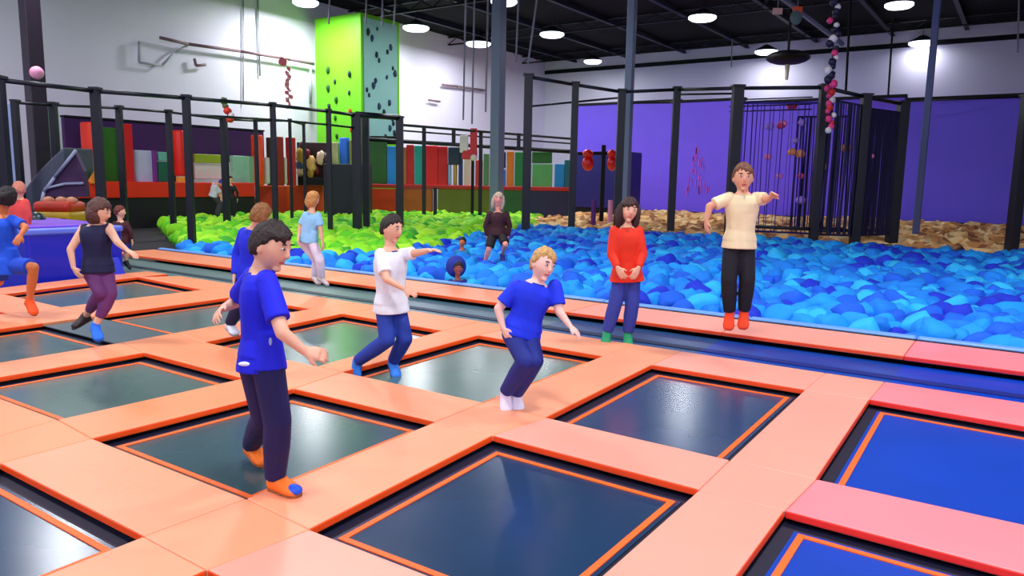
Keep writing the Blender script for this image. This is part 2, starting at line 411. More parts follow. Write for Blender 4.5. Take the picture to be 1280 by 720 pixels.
# tan pit beyond the black posts
TAN = [(-17.2, 23.0), (5.5, 23.0), (5.5, 40.9), (-22.5, 40.9), (-22.5, 30.8)]
mt = bpy.data.materials.new('tan_chips'); mt.use_nodes = True; nt = mt.node_tree; b = nt.nodes['Principled BSDF']; b.inputs['Roughness'].default_value = .85
tcn = nt.nodes.new('ShaderNodeTexCoord'); vo = nt.nodes.new('ShaderNodeTexVoronoi'); vo.inputs['Scale'].default_value = 3.0; nt.links.new(tcn.outputs['Object'], vo.inputs['Vector'])
rp = nt.nodes.new('ShaderNodeValToRGB'); rp.color_ramp.interpolation = 'CONSTANT'
for k, (pos, c) in enumerate([(0, (240, 180, 116)), (.22, (160, 100, 66)), (.32, (250, 208, 146)), (.55, (222, 156, 92)), (.7, (255, 222, 164)), (.86, (180, 122, 84))]):
    e = rp.color_ramp.elements[0] if k == 0 else rp.color_ramp.elements.new(pos)
    e.position = pos; e.color = (*lin(c), 1)
sx = nt.nodes.new('ShaderNodeSeparateColor'); nt.links.new(vo.outputs['Color'], sx.inputs[0]); nt.links.new(sx.outputs[0], rp.inputs['Fac']); nt.links.new(rp.outputs['Color'], b.inputs['Base Color'])
g = M(); st = .34; y = 23.0; idx = {}; vs_ = []; fs_ = []
nx, ny = int(29 / st), int(18 / st)
for j in range(ny + 1):
    for i in range(nx + 1):
        x = -22.5 + i * st; y = 23 + j * st
        vs_.append((x + random.uniform(-.1, .1), y + random.uniform(-.1, .1), -.12 + random.uniform(-.08, .30)))
for j in range(ny):
    for i in range(nx):
        cx, cy = -22.5 + (i + .5) * st, 23 + (j + .5) * st
        if inpoly(cx, cy, TAN): a = j * (nx + 1) + i; fs_.append((a, a + 1, a + nx + 2, a + nx + 1))
g.add(vs_, fs_)
o = g.build('foam_chips', mt); tag(o, 'tan and brown foam chips covering the far pit under the purple padding', 'foam chips', kind='stuff')

# ------------------------------------------------------------------ purple padded wall, navy block
mp = mat('purple_pad', (114, 80, 250), .55, vary=.06, vscale=.6, emit=None)
mp2 = mat('violet_pad', (106, 86, 255), .5, vary=.05, vscale=.6)
def wallpad(px0, px1, y0, y1, Y, m, label, thick=.35, name='wall_padding'):
    a, b = atY(px0, y1, Y), atY(px1, y1, Y); zt = atY((px0 + px1) / 2, y0, Y).z; zb = max(FZ, atY((px0 + px1) / 2, y1, Y).z)
    zb = FZ
    t = empty(name, ((a.x + b.x) / 2, Y, zb), label, 'wall padding')
    M().bb(a.x, b.x, Y, Y + thick, zb, zt).build('vinyl_panel', m, t, bevel=.04)
    M().bb(a.x - .05, b.x + .05, Y - .04, Y + thick, zt, zt + .14).build('top_rail', m_steel2, t)
    M().bb(a.x - .05, b.x + .05, Y - .08, Y, zb, .06).build('bottom_rail', m_steel2, t)
    return t
wallpad(716, 843, 130, 262, 41, mp, 'purple wall padding behind the boxing rack')
wallpad(843, 922, 127, 268, 41, mp, 'purple wall padding with a faint pink splash, beside the beige shirt')
wallpad(922, 1118, 126, 276, 41, mp, 'purple wall padding seen through the hanging curtain of the cage')
wallpad(1119, 1300, 123, 285, 41, mp2, 'wide violet blue wall padding at the far end of the hall')
a, b = atY(713, 262, 33.5), atY(788, 262, 33.5)
t = empty('padded_block', ((a.x + b.x) / 2, 34, FZ), 'tall navy blue padded block behind the boxing rack', 'padded block')
M().bb(a.x, b.x, 33.5, 34.6, .35, atY(750, 190, 33.5).z).build('vinyl_body', mat('navy_vinyl', (14, 10, 110), .5), t, bevel=.05)
M().bb(a.x + .1, b.x - .1, 33.55, 34.5, FZ, .35).build('plinth', m_steel2, t)
# pink splash on the padding
g = M(); rr = random.Random(4)
for k in range(46):
    u = rr.random(); c = atY(872 + rr.uniform(-1, 1) * (3 + 13 * u), 186 + 56 * u, 41)
    h = rr.uniform(.1, .5); g.box((c.x, 40.98, c.z), (rr.uniform(.03, .08), .02, h))
tag(g.build('paint_splash', mat('pink_paint', (178, 78, 214), .6)), 'faint pink drips fanning down over the purple padding', 'paint marks')

# ------------------------------------------------------------------ black steel cages and fences
mpost = mat('post_black', (10, 12, 30), .45, .1)
mpostb = mat('post_navy', (16, 20, 60), .45, .1)
def post(pt, pb, d, w, label, m=mpost, name='fence_post', group=None, z0=None):
    B = atD(pb[0], pb[1], d); T = atD(pt[0], pt[1], d)
    T = V3((B.x + (T.x - B.x) * .15, B.y + (T.y - B.y) * .15, T.z))
    g = M(); z0 = FZ if z0 is None else z0
    ax = (RT, FW, UP)
    g.box(((B.x + T.x) / 2, (B.y + T.y) / 2, (z0 + T.z) / 2), (w, w, T.z - z0), ax)
    o = g.build(name, m, bevel=.012)
    c = M().box((T.x, T.y, T.z + .02), (w * 1.25, w * 1.25, .05), ax).build('post_cap', m, o)
    M().box((B.x, B.y, z0 + .03), (w * 2.2, w * 2.2, .06), ax).build('base_plate', m, o)
    tag(o, label, 'post', group)
    return T
def rail(a, b, r, label, name='fence_rail', m=mpost, cat='rail'):
    return tag(M().tube(a, b, r, n=8).build(name, m, smooth=True), label, cat)
# cage on the far side of the blue pit
cg = [((660, 94), (657, 291), 24.2, .27, 'black cage post at the green end of the blue pit'),
      ((720, 104), (714, 290), 25, .22, 'black cage post beside the navy padded block'),
      ((776, 113), (771, 291), 25.2, .24, 'black cage post right before the slim grey column'),
      ((845, 110), (838, 292), 25.4, .22, 'black cage post standing before the plain purple padding'),
      ((917, 108), (912, 300), 23.0, .30, 'black cage post directly behind the teen in beige'),
      ((1029, 107), (1016, 304), 21.8, .22, 'black cage post at the outer corner of the hanging curtain'),
      ((1079, 119), (1068, 306), 21.6, .24, 'black cage post in the middle of the hanging curtain'),
      ((1129, 128), (1114, 302), 22.6, .28, 'black cage post at the end of the hanging curtain'),
      ((1284, 120), (1264, 312), 20.6, .26, 'black post near the edge before the violet padding')]
T = [post(*c) for c in cg]
for k, lb in enumerate(['sloping top rail of the cage from the end post', 'sloping top rail of the cage above the boxing rack', 'top rail of the cage before the slim grey column', 'top rail above plain purple padding', 'top rail of the cage above the teen in beige', 'top rail on the side of the hanging curtain', 'top rail at the end of the hanging curtain']):
    rail(T[k] - UP * .05, T[k + 1] - UP * .05, .055, 'black ' + lb)
# lower rail behind with thin verticals (white wall visible through)
for (x0, y0, x1, y1, d0, d1, lb) in [(662, 133, 775, 122, 26, 27, 'thin black rail low on the cage, behind its end post'), (778, 129, 845, 128, 27, 27, 'thin black rail over the padding by the slim column'), (845, 118, 917, 117, 26, 25, 'thin black upper wire before the white wall'), (1130, 127, 1284, 121, 36, 34, 'thin black rail over the violet padding')]:
    rail(atD(x0, y0, d0), atD(x1, y1, d1), .035, lb)
# hanging curtain (net) of the cage
def curtain(Pa, Pb, dens, label, m, r=.016, z0=.25, ztop=None):
    g = M(); k = int((Pb - Pa).length / dens); rr = random.Random(int(dens * 100))
    up = (Pb - Pa).normalized()
    for i in range(k + 1):
        t_ = (i + rr.uniform(-.35, .35)) / k; t_ = min(1, max(0, t_)); p = Pa.lerp(Pb, t_); q = V3((p.x + rr.uniform(-.06, .06), p.y + rr.uniform(-.06, .06), z0))
        mid = p.lerp(q, .5) + FW * rr.uniform(-.05, .05)
        rr_ = r * rr.uniform(.5, 1.5)
        g.tube(p, mid, rr_, n=5); g.tube(mid, q, rr_, n=5)
    for zz in (Pa.z, z0 + .02):
        a_, b_ = V3((Pa.x, Pa.y, zz)), V3((Pb.x, Pb.y, zz if zz != Pa.z else Pb.z)); g.tube(a_, b_, .03, n=6)
    return tag(g.build('net_curtain', m), label, 'net')
mn = mat('net_black', (12, 8, 60), .7); mn2 = mat('net_navy', (36, 22, 130), .7)
curtain(T[4] - UP * .45 + FW * .3, T[5] - UP * .45 + FW * .3, .13, 'sparse dark cord curtain behind the teen in beige', mn2, .013)
curtain(T[5] - UP * .35, T[6] - UP * .3, .055, 'dense black cord curtain from the corner post', mn, .026)
curtain(T[6] - UP * .35, T[7] - UP * .3, .05, 'dense black cord curtain at the far end of cage', mn, .028)
Q = [T[5] + FW * 3.2 + RT * .5, T[7] + FW * 2.5 - RT * .4]
curtain(V3((Q[0].x, Q[0].y, T[5].z - .6)), V3((Q[1].x, Q[1].y, T[7].z - .2)), .10, 'second dark cord curtain further back inside the cage', mn, .03)
for z, lb in ((4.25, 'upper'), (4.05, 'middle'), (3.9, 'lowest')):
    rail(V3((T[4].x, T[4].y, z)) + FW * .8, V3((T[5].x, T[5].y, z)) + FW * .8, .02, 'thin %s wire under the top rail of the cage' % lb)
rail(V3((T[4].x, T[4].y, .42)), V3((T[5].x, T[5].y, .42)), .05, 'low black rail of the cage behind the teen in beige')
rail(V3((T[5].x, T[5].y, .38)), V3((T[7].x, T[7].y, .38)), .05, 'low black rail under the dense cord curtain')
# climbing grips hanging in the net
mpk = [mat('grip_pink', (240, 120, 190), .5), mat('grip_red', (216, 40, 90), .5), mat('grip_lilac', (170, 130, 240), .5), mat('grip_orange', (240, 150, 90), .5)]
for k, (px, py) in enumerate([(978, 155), (990, 132), (1003, 153), (1000, 192), (974, 220), (1002, 220), (1001, 250), (1058, 185), (1088, 195), (976, 157), (994, 176), (1028, 208), (960, 196), (1087, 152), (962, 158), (990, 190)]):
    p = atD(px, py, 23.1 if px < 1020 else 21.9); r = random.uniform(.07, .13)
    o = M().ball(p, (r * 1.3, r * .7, r), nu=8, nv=6, fn=lambda d: 1 + .25 * noise.noise(V3(d) * 2 + V3((k, 0, 0)))).build('climbing_grip', mpk[k % 4], smooth=True)
    cn_ = ['pink', 'crimson', 'lilac', 'orange'][k % 4]; wh_ = 'behind the teen in beige' if px < 1020 else 'on the dense dark cords'; tag(o, 'small %s climbing grip hung in the cage net %s' % (cn_, wh_), 'climbing grip', '%s climbing grips %s' % (cn_, wh_))

# fence along the open side of the court
fp = [((10, 98), 14.0, 322), ((128, 112), 15.7, 314), ((240, 121), 17.4, 308), ((345, 130), 19.9, 299), ((413, 138), 21.7, 293), ((447, 143), 22.9, 290)]
Tl = []
flb = ['fence post by the running child in blue', 'fence post behind the tank top child', 'fence post standing at the corner of the green pit', 'fence post behind the toddler, half way down the green pit', 'fence post near the green climbing tower', 'thick fence post at the black gate frame']
for k, ((px, py), d, by) in enumerate(fp):
    Tl.append(post((px, py), (px + (4 if px < 100 else 2 if px < 200 else 0), by), d, [.17, .16, .15, .13, .13, .26][k], 'black ' + flb[k], mpost))
for k, lb in enumerate(['above the running child in blue', 'behind the tank top child', 'past the green pit corner', 'over the toddler', 'by the green tower']):
    rail(Tl[k] - UP * .03, Tl[k + 1] - UP * .03, .045, 'black top rail of the near fence ' + lb)
    if k > 1: rail(Tl[k] - UP * .4, Tl[k + 1] - UP * .4, .03, 'thin second rail of the near fence ' + lb)
ext = Tl[0] + (Tl[0] - Tl[1]).normalized() * 4
rail(ext, Tl[0] - UP * .03, .045, 'black top rail running out past the edge over the running child')
# gate frame
G0 = Tl[5]; G1 = post((500, 147), (500, 285), 24.5, .22, 'black gate post before the light blue upright mats')
rail(G0, G1, .09, 'thick top bar of the black gate frame')
post((458, 146), (458, 270), 24.0, .2, 'second black gate post close beside the thick fence post')
gb = atD(412, 240, 22)
# second fence behind
fp2 = [((31, 127), 18.4), ((77, 130), 19.3), ((157, 134), 21.2), ((217, 139), 22.8), ((284, 148), 24.8), ((323, 150), 26.2), ((365, 150), 27.6), ((382, 155), 28.6)]
T2 = []
for k, ((px, py), d) in enumerate(fp2):
    by = 215 + 1.9 * 935 / d
    T2.append(post((px, py), (px, by), d, [.14, .16, .15, .15, .2, .12, .1, .1][k], 'black post of the rear fence, ' + ['behind the running child in blue', 'beside the grey slide', 'beside the green hanging mat', 'beside the short red bolster', 'with a red garland on top', 'before the dark red mats', 'before the white bolsters', 'nearest to the climbing tower'][k], mpost, 'fence_post'))
for k in range(7):
    rail(T2[k] - UP * .03, T2[k + 1] - UP * .03, .035, 'black top rail of the rear fence, ' + ['over the slide', 'over the purple band', 'over the green hanging mat', 'before the garland', 'after the garland', 'before the dark red mats', 'at the climbing tower end'][k])
# rails of the mid structure
def drail(x0, y0, x1, y1, d0, d1, r, lb): rail(atD(x0, y0, d0), atD(x1, y1, d1), r, lb)
drail(500, 156, 720, 174, 29, 33, .05, 'long upper black rail over the coloured mats')
drail(500, 163, 720, 180, 30, 34, .035, 'long second black rail over the coloured mats')
drail(460, 174, 720, 190, 33, 34, .09, 'thick black rail along the tops of the coloured mats')
for k, (px, y0, y1, lb) in enumerate([(530, 160, 265, 'between teal and red mats'), (567, 162, 182, 'short one above the red mats'), (600, 166, 270, 'next to the small red sign'), (648, 168, 188, 'short one above the green mats'), (544, 236, 265, 'low one under the mats')]):
    post((px, y0), (px, y1 + 8), 31.0 if k != 4 else 32.5, .15, 'thin black post of the mat stage, ' + lb, z0=(None if y1 > 200 else atD(px, y1, 31.0).z))

# ------------------------------------------------------------------ climbing tower
t = empty('climbing_tower', (-27.5, 26.7, FZ), 'tall lime green climbing tower with dark grips against the white wall', 'climbing wall')
ml = mat('lime_paint', (118, 222, 18), .5, vary=.08, vscale=.5); mc = mat('pale_mint', (150, 214, 206), .5, vary=.06, vscale=.8)
M().bb(-29.1, -26.0, 25.4, 28.0, FZ, 9.15).build('tower_body', ml, t, bevel=.03)
M().bb(-26.0, -25.95, 25.55, 27.75, 3.4, 8.95).build('mint_panel', mc, t)
rr = random.Random(5); hc = [mat('hold_dark', (24, 50, 60), .5), mat('hold_blue', (40, 70, 110), .5), mat('hold_red', (216, 60, 30), .5), mat('hold_green', (30, 90, 30), .5)]
for k in range(34):
    if k < 22:
        p = V3((-25.93, 25.7 + rr.random() * 1.95, 3.6 + (k / 22) * 5.2)); m = hc[rr.choice((0, 1, 0, 1))]
    else:
        xx = [-28.2, -27.7, -26.7][k % 3]; p = V3((xx + rr.uniform(-.08, .08), 25.37, 3.6 + ((k - 22) / 12) * 3.4)); m = hc[2] if (k % 3 == 2 and k < 29) else hc[rr.choice((0, 3))]
    r = rr.uniform(.07, .13)
    M().ball(p, (r * .8, r * .8, r * 1.4), nu=8, nv=6, fn=lambda d: 1 + .3 * noise.noise(V3(d) * 1.5 + p)).build('climbing_grip', m, t, smooth=True)
# ------------------------------------------------------------------ stage along the left wall, with bolsters
t = empty('mat_stage', (-27, 17, FZ), 'long black stage with a red band behind the green pit', 'stage')
y0, y1 = atX(100, 245, -26).y, atX(319, 240, -26).y
M().bb(-27.5, -26.05, y0, y1, FZ, .82).build('black_base', mat('stage_black', (16, 14, 20), .7), t)
M().bb(-27.5, -26.0, y0, y1, .82, 1.38).build('red_band', mat('stage_red', (235, 42, 14), .5), t, bevel=.03)
def hang(px0, px1, py0, py1, X, m, label, name, cat, round_=False, parent=None, lean=0):
    a, b = atX(px0, py1, X), atX(px1, py1, X); zt = atX((px0 + px1) / 2, py0, X).z; zb = atX((px0 + px1) / 2, py1, X).z
    g = M()
    if round_:
        r = abs(b.y - a.y) * .5 + .0; cy = (a.y + b.y) / 2; ring = lambda z, k: [V3((X - .3 + math.cos(q) * .32 * k, cy + math.sin(q) * r * k, z)) for q in [2 * PI * i / 16 for i in range(16)]]
        g.loft([ring(zb, .92), ring(zb + .06, 1), ring(zt - .06, 1), ring(zt, .9)]); o = g.build(name, m, smooth=True)
    else:
        g.add([(X, a.y, zb), (X, b.y, zb), (X, b.y + lean, zt), (X, a.y + lean, zt), (X - .22, a.y, zb), (X - .22, b.y, zb), (X - .22, b.y + lean, zt), (X - .22, a.y + lean, zt)], [(0, 1, 2, 3), (7, 6, 5, 4), (0, 4, 5, 1), (1, 5, 6, 2), (2, 6, 7, 3), (3, 7, 4, 0)]); o = g.build(name, m, bevel=.03)
    tag(o, label, cat); return o
def cm(rgb): return mat('vinyl_%d_%d_%d' % rgb, rgb, .5, vary=.08, vscale=2)
hang(112, 127, 153, 230, -26.2, cm((244, 46, 8)), 'bright orange red round bolster beside the grey slide', 'bolster', 'bolster', True)
hang(132, 158, 160, 232, -26.4, cm((44, 104, 34)), 'dark green upright mat between two red bolsters', 'upright_mat', 'mat')
hang(114, 128, 196, 230, -25.9, cm((250, 150, 30)), 'short orange block in front of the orange red bolster', 'foam_block_upright', 'foam block')
o = hang(156, 169, 155, 228, -26.1, cm((214, 14, 24)), 'leaning crimson mat beside the green upright mat', 'upright_mat', 'mat', lean=0)
hang(153, 156, 153, 230, -26.1, cm((220, 200, 60)), 'thin yellow strip between green and crimson mats', 'upright_mat', 'mat')
hang(170, 193, 188, 228, -26.4, cm((196, 194, 234)), 'pale lilac panel next to the crimson mat', 'upright_mat', 'mat')
hang(193, 198, 188, 228, -26.3, cm((120, 40, 140)), 'narrow purple mat beside the pale lilac panel', 'upright_mat', 'mat')
hang(199, 215, 202, 228, -26.3, cm((20, 96, 76)), 'teal green mat low beside the purple strip', 'upright_mat', 'mat')
hang(199, 215, 190, 201, -26.3, cm((110, 180, 170)), 'pale teal panel above the teal green mat', 'upright_mat', 'mat')
hang(223, 236, 163, 220, -26.1, cm((240, 24, 10)), 'scarlet round bolster with an orange foot', 'bolster', 'bolster', True)
hang(224, 235, 221, 230, -26.1, cm((250, 160, 60)), 'small orange foot block under the scarlet bolster', 'foam_block_upright', 'foam block')
hang(244, 281, 205, 224, -26.6, cm((226, 222, 226)), 'low white panel past the scarlet bolster', 'upright_mat', 'mat')
hang(244, 281, 193, 204, -26.5, cm((156, 176, 40)), 'lime strip above the low white panel', 'upright_mat', 'mat')
hang(292, 322, 195, 232, -26.5, cm((150, 204, 180)), 'pale mint window panel beside the garland post', 'upright_mat', 'mat')
for (a, b_, c, d_, rgb, lb, rd) in [(324, 333, 169, 232, (250, 70, 10), 'orange red bolster at the start of the dark red mats', True), (333, 340, 197, 230, (214, 206, 206), 'small white bolster beside the orange red one', True), (338, 347, 172, 232, (30, 34, 40), 'charcoal mat between red bolsters', False), (348, 356, 171, 232, (150, 30, 16), 'dark red mat over the white bolsters', False), (356, 361, 197, 230, (222, 200, 190), 'narrow white bolster under the dark red mat', True), (362, 371, 172, 232, (190, 20, 30), 'crimson mat at the climbing tower foot', False)]:
    hang(a, b_, c, d_, -26.2, cm(rgb), lb, 'bolster' if rd else 'upright_mat', 'bolster' if rd else 'mat', rd)
# purple band on the wall and green hanging banner
a, b = atX(80, 158, -27.6), atX(330, 172, -27.6)
t = empty('wall_banner', (-27.7, (a.y + b.y) / 2, 2), 'long deep purple padded band hanging behind the bolsters', 'wall padding')
M().bb(-27.8, -27.6, a.y, b.y, 2.2, 3.55).build('vinyl_band', mat('band_purple', (62, 16, 92), .6, vary=.12, vscale=.6), t, bevel=.03)
M().bb(-27.85, -27.55, a.y, b.y, 3.55, 3.62).build('top_edge', m_steel2, t)
for yy in (a.y + .3, (a.y + b.y) / 2, b.y - .3): M().bb(-27.85, -27.8, yy - .05, yy + .05, FZ, 3.6).build('support', m_steel2, t)
hang(58, 78, 132, 205, -24.5, mat('mint_glass', (150, 214, 176), .3), 'pale green hanging panel behind the grey slide', 'mint_screen', 'panel')
hang(21, 33, 130, 240, -22.0, cm((150, 166, 214)), 'pale blue upright panel near the maroon column', 'pale_screen', 'panel')
for (y0_, y1_, rgb, lb) in [(138, 156, (240, 60, 20), 'upper orange red panel of the rack'), (158, 178, (20, 60, 140), 'blue panel of the rack'), (198, 218, (250, 50, 10), 'lower orange red panel of the rack')]:
    hang(-16, 9, y0_, y1_, -19.5, cm(rgb), lb + ' at the edge over the running child', 'rack_panel', 'panel')

# ------------------------------------------------------------------ mid stage with coloured mats (faces the court)
def fbox(px0, px1, py0, py1, d, th, m, label, name, cat, z0=None, round_=False, top=None, bev=.03):
    a, b = atD(px0, py1, d), atD(px1, py1, d); pm = (px0 + px1) / 2; zt = atD(pm, py0, d).z; zb = atD(pm, py1, d).z if z0 is None else z0
    c = (a + b) / 2; w = (b - a).dot(RT); g = M()
    if round_:
        ring = lambda z, k: [V3((c.x, c.y, z)) + RT * (math.cos(q) * w / 2 * k) + FW * (th / 2 + math.sin(q) * th / 2 * k) for q in [2 * PI * i / 14 for i in range(14)]]
        g.loft([ring(zb, .9), ring(zb + .05, 1), ring(zt - .05, 1), ring(zt, .9)]); o = g.build(name, m, smooth=True)
    else:
        g.box(c.xy.to_3d() + FW * (th / 2) + UP * ((zt + zb) / 2), (w, th, zt - zb), (RT, FW, UP)); o = g.build(name, m, bevel=bev)
    if label: tag(o, label, cat)
    return o
D = 34.5
for (x0, x1, rgb, lb) in [(321, 359, (244, 82, 20), 'vivid orange base panel behind the toddler'), (363, 404, (240, 80, 20), 'orange base panel just past the toddler'), (462, 494, (240, 50, 14), 'red orange base panel beside the black gate'), (499, 540, (206, 88, 26), 'rust brown base panel under the teal mat'), (547, 612, (118, 112, 30), 'wide olive base panel behind the child in the pit'), (614, 655, (50, 100, 60), 'dark green base panel past the olive one'), (658, 713, (26, 34, 90), 'navy base panel behind the cage end post')]:
    fbox(x0, x1, 236 if x0 > 400 else 232, 266, D, .5, cm(rgb), lb, 'base_panel', 'panel', z0=FZ)
fbox(405, 460, 205, 266, 31, 1.0, mat('machine_navy', (14, 18, 44), .5), 'dark navy machine cabinet by the black gate', 'arcade_cabinet', 'cabinet', z0=FZ)
for k in range(5):
    pass
fbox(462, 716, 232, 237, D - .1, 1.2, mat('shelf_red', (190, 26, 20), .5), 'long red ledge under the coloured mats', 'red_ledge', 'ledge')
for (x0, x1, y0_, y1_, rgb, lb, rd) in [
 (415, 423, 178, 228, (206, 206, 150), 'cream upright mat beside the bright blue one', False), (424, 437, 172, 229, (34, 112, 232), 'bright blue round bolster above the navy machine', True), (437, 443, 175, 228, (150, 150, 70), 'olive strip mat beside the bright blue bolster', False),
 (462, 483, 172, 232, (40, 96, 36), 'mottled green mat inside the black gate', False), (484, 498, 183, 232, (30, 140, 250), 'sky blue mat just inside the gate post', False), (503, 508, 184, 233, (190, 110, 70), 'thin tan mat beside the crimson one', False), (508, 517, 181, 233, (206, 8, 22), 'narrow crimson mat past the gate', False),
 (518, 529, 182, 234, (10, 160, 160), 'teal mat between crimson and scarlet mats', False), (532, 547, 182, 234, (236, 12, 22), 'broad scarlet mat, first of the red pair', False), (547, 559, 183, 234, (214, 8, 20), 'broad scarlet mat, second of the red pair', False),
 (560, 577, 184, 206, (26, 44, 76), 'slate blue block hung over the small bolsters', False), (559, 564, 205, 233, (150, 180, 240), 'tiny pale blue bolster under the slate block', True), (566, 571, 205, 233, (200, 150, 80), 'tiny tan bolster next to the pale blue one', True), (573, 578, 186, 233, (30, 50, 110), 'thin navy strip mat', False),
 (580, 588, 196, 233, (232, 190, 190), 'pale pink mat behind the small red sign', False), (594, 603, 200, 233, (214, 50, 60), 'rose red mat past the small red sign', False), (604, 611, 192, 233, (90, 130, 90), 'faded green mat past the rose one', False), (613, 621, 196, 233, (40, 60, 150), 'indigo mat behind the thick grey column', False),
 (624, 632, 212, 233, (60, 110, 230), 'low blue block beyond the thick grey column', False), (625, 632, 190, 210, (20, 20, 80), 'dark navy block above the low blue one', False), (633, 642, 189, 236, (226, 120, 30), 'orange mat with a dark side strip', False), (643, 656, 190, 236, (30, 130, 66), 'green mat before the cage end post', False),
 (665, 690, 205, 237, (90, 170, 100), 'pale green mat inside the cage', False), (665, 690, 190, 204, (30, 100, 30), 'dark green leafy panel above the pale green mat', False), (693, 705, 205, 238, (10, 140, 226), 'azure mat beside the cage post', False), (705, 713, 200, 238, (10, 100, 120), 'deep teal mat beside the azure one', False)]:
    fbox(x0, x1, y0_, y1_, D, .3, cm(rgb), lb, 'bolster' if rd else 'upright_mat', 'bolster' if rd else 'mat', round_=rd)
fbox(462, 500, 170, 180, D + .3, .3, m_steel2, 'black header board above the mats in the gate', 'header_board', 'board')
# blurred trophies / toys behind the toddler
rr = random.Random(11)
cl = [(240, 190, 110), (210, 120, 60), (120, 20, 40), (240, 210, 180), (200, 60, 90), (70, 20, 40), (60, 80, 120), (180, 150, 40)]
for k in range(16):
    px, py = 372 + rr.random() * 38, 182 + rr.random() * 40
    c = atD(px, py, 33.6); r = rr.uniform(.12, .26)
    tag(M().ball(c, (r, r * .6, r * rr.uniform(1, 1.8)), nu=10, nv=8, fn=lambda d: 1 + .35 * noise.noise(V3(d) * 1.8 + V3((k * 3, 0, 0)))).build('hanging_toy', cm(cl[k % 8]), smooth=True), 'small %s plush toy hanging in the display behind the toddler' % ['golden', 'brown', 'maroon', 'cream', 'rose', 'dark plum', 'slate', 'olive'][k % 8], 'toy', '%s plush toys in the display' % ['golden', 'brown', 'maroon', 'cream', 'rose', 'dark plum', 'slate', 'olive'][k % 8])
fbox(372, 412, 178, 232, 34.4, .2, cm((56, 14, 30)), 'dark maroon display board full of plush toys', 'display_board', 'board')
fbox(372, 412, 222, 232, 33.4, .6, m_steel2, 'black shelf of the plush toy display', 'display_shelf', 'shelf')
# ------------------------------------------------------------------ slide and ride-on at the left
SX = atD(62, 250, 19)
t = empty('play_slide', (SX.x, SX.y, FZ), 'dark grey curved play slide with a purple side panel', 'slide')
g = M(); rings = []
for k in range(13):
    u = k / 12; px = 24 + 72 * u; py = 268 - 84 * (u ** 1.15) - 10 * math.sin(u * PI)
    c = atD(px, py, 19.2)
    w = 1.5 - .9 * u
    rings.append([c + FW * (-.55), c + FW * .75, c + FW * .75 - UP * w, c - FW * .55 - UP * w])
g.loft(rings); g.build('chute', mat('slide_grey', (66, 72, 92), .5, vary=.1), t, bevel=.06)
g = M(); pl = [atD(x, y, 18.5) for x, y in [(55, 246), (70, 222), (95, 190), (106, 214), (110, 246)]]
g.loft([[p - FW * .05 for p in pl], [p + FW * .1 for p in pl]]); g.build('side_panel', mat('plum', (58, 22, 74), .6, vary=.2, vscale=3), t)
g = M(); g.path([atD(x, y, 18.4) for x, y in [(51, 256), (55, 240), (68, 222), (95, 188)]], .04); g.path([atD(x, y, 18.4) for x, y in [(56, 236), (80, 230), (104, 229)]], .035)
g.build('edge_rail', mat('rail_lilac', (150, 154, 190), .4), t, smooth=True)
a = atD(56, 268, 18.4); b = atD(108, 268, 18.4); c = (a + b) / 2
M().box((c.x, c.y, .55), ((b - a).dot(RT), .8, .8), (RT, FW, UP)).build('black_box', m_steel2, t, bevel=.08)
M().box((c.x, c.y, .0), ((b - a).dot(RT) * .9, .7, .5), (RT, FW, UP)).build('base', m_steel2, t)
t = empty('ride_on_car', (c.x, c.y, FZ), 'small red and yellow ride-on toy car below the slide', 'toy car')
a = atD(52, 262, 16.6); b = atD(98, 262, 16.6); c = (a + b) / 2; L = (b - a).dot(RT)
M().box((c.x, c.y, .93), (L, .7, .24), (RT, FW, UP)).build('red_body', mat('toy_red', (190, 44, 14), .4), t, bevel=.1)
M().box((c.x, c.y, .70), (L * 1.05, .74, .26), (RT, FW, UP)).build('yellow_skirt', mat('toy_yellow', (190, 150, 20), .4), t, bevel=.08)
tag(M().box((c.x, c.y, (FZ + .44) / 2), (L * 1.2, 1.0, .44 - FZ), (RT, FW, UP)).build('podium', mat('podium_grey', (50, 56, 66), .7), bevel=.03), 'low grey podium carrying the red and yellow toy car', 'podium')
for k in (-.3, .05, .33):
    q = c + RT * (L * k); M().ball((q.x, q.y, 1.06), (.14, .12, .09)).build('round_seat', mat('toy_tan', (190, 120, 90), .5), t, smooth=True)
for k in (-.35, .35):
    q = c + RT * (L * k) - FW * .36; M().tube((q.x, q.y, .53), V3((q.x, q.y, .53)) - FW * .1, .17, n=16).build('wheel', m_steel2, t)
q = atD(45, 276, 13.4)
tag(M().ball(q, (.16, .16, .16)).build('dark_ball', mat('dark_green_ball', (14, 44, 50), .35), smooth=True), 'dark green ball beyond the running child in blue', 'ball')
tag(M().tube(V3((q.x, q.y, FZ)), V3((q.x, q.y, q.z - .14)), .06).build('ball_stand', m_steel2), 'thin black stand carrying the dark green ball', 'stand')

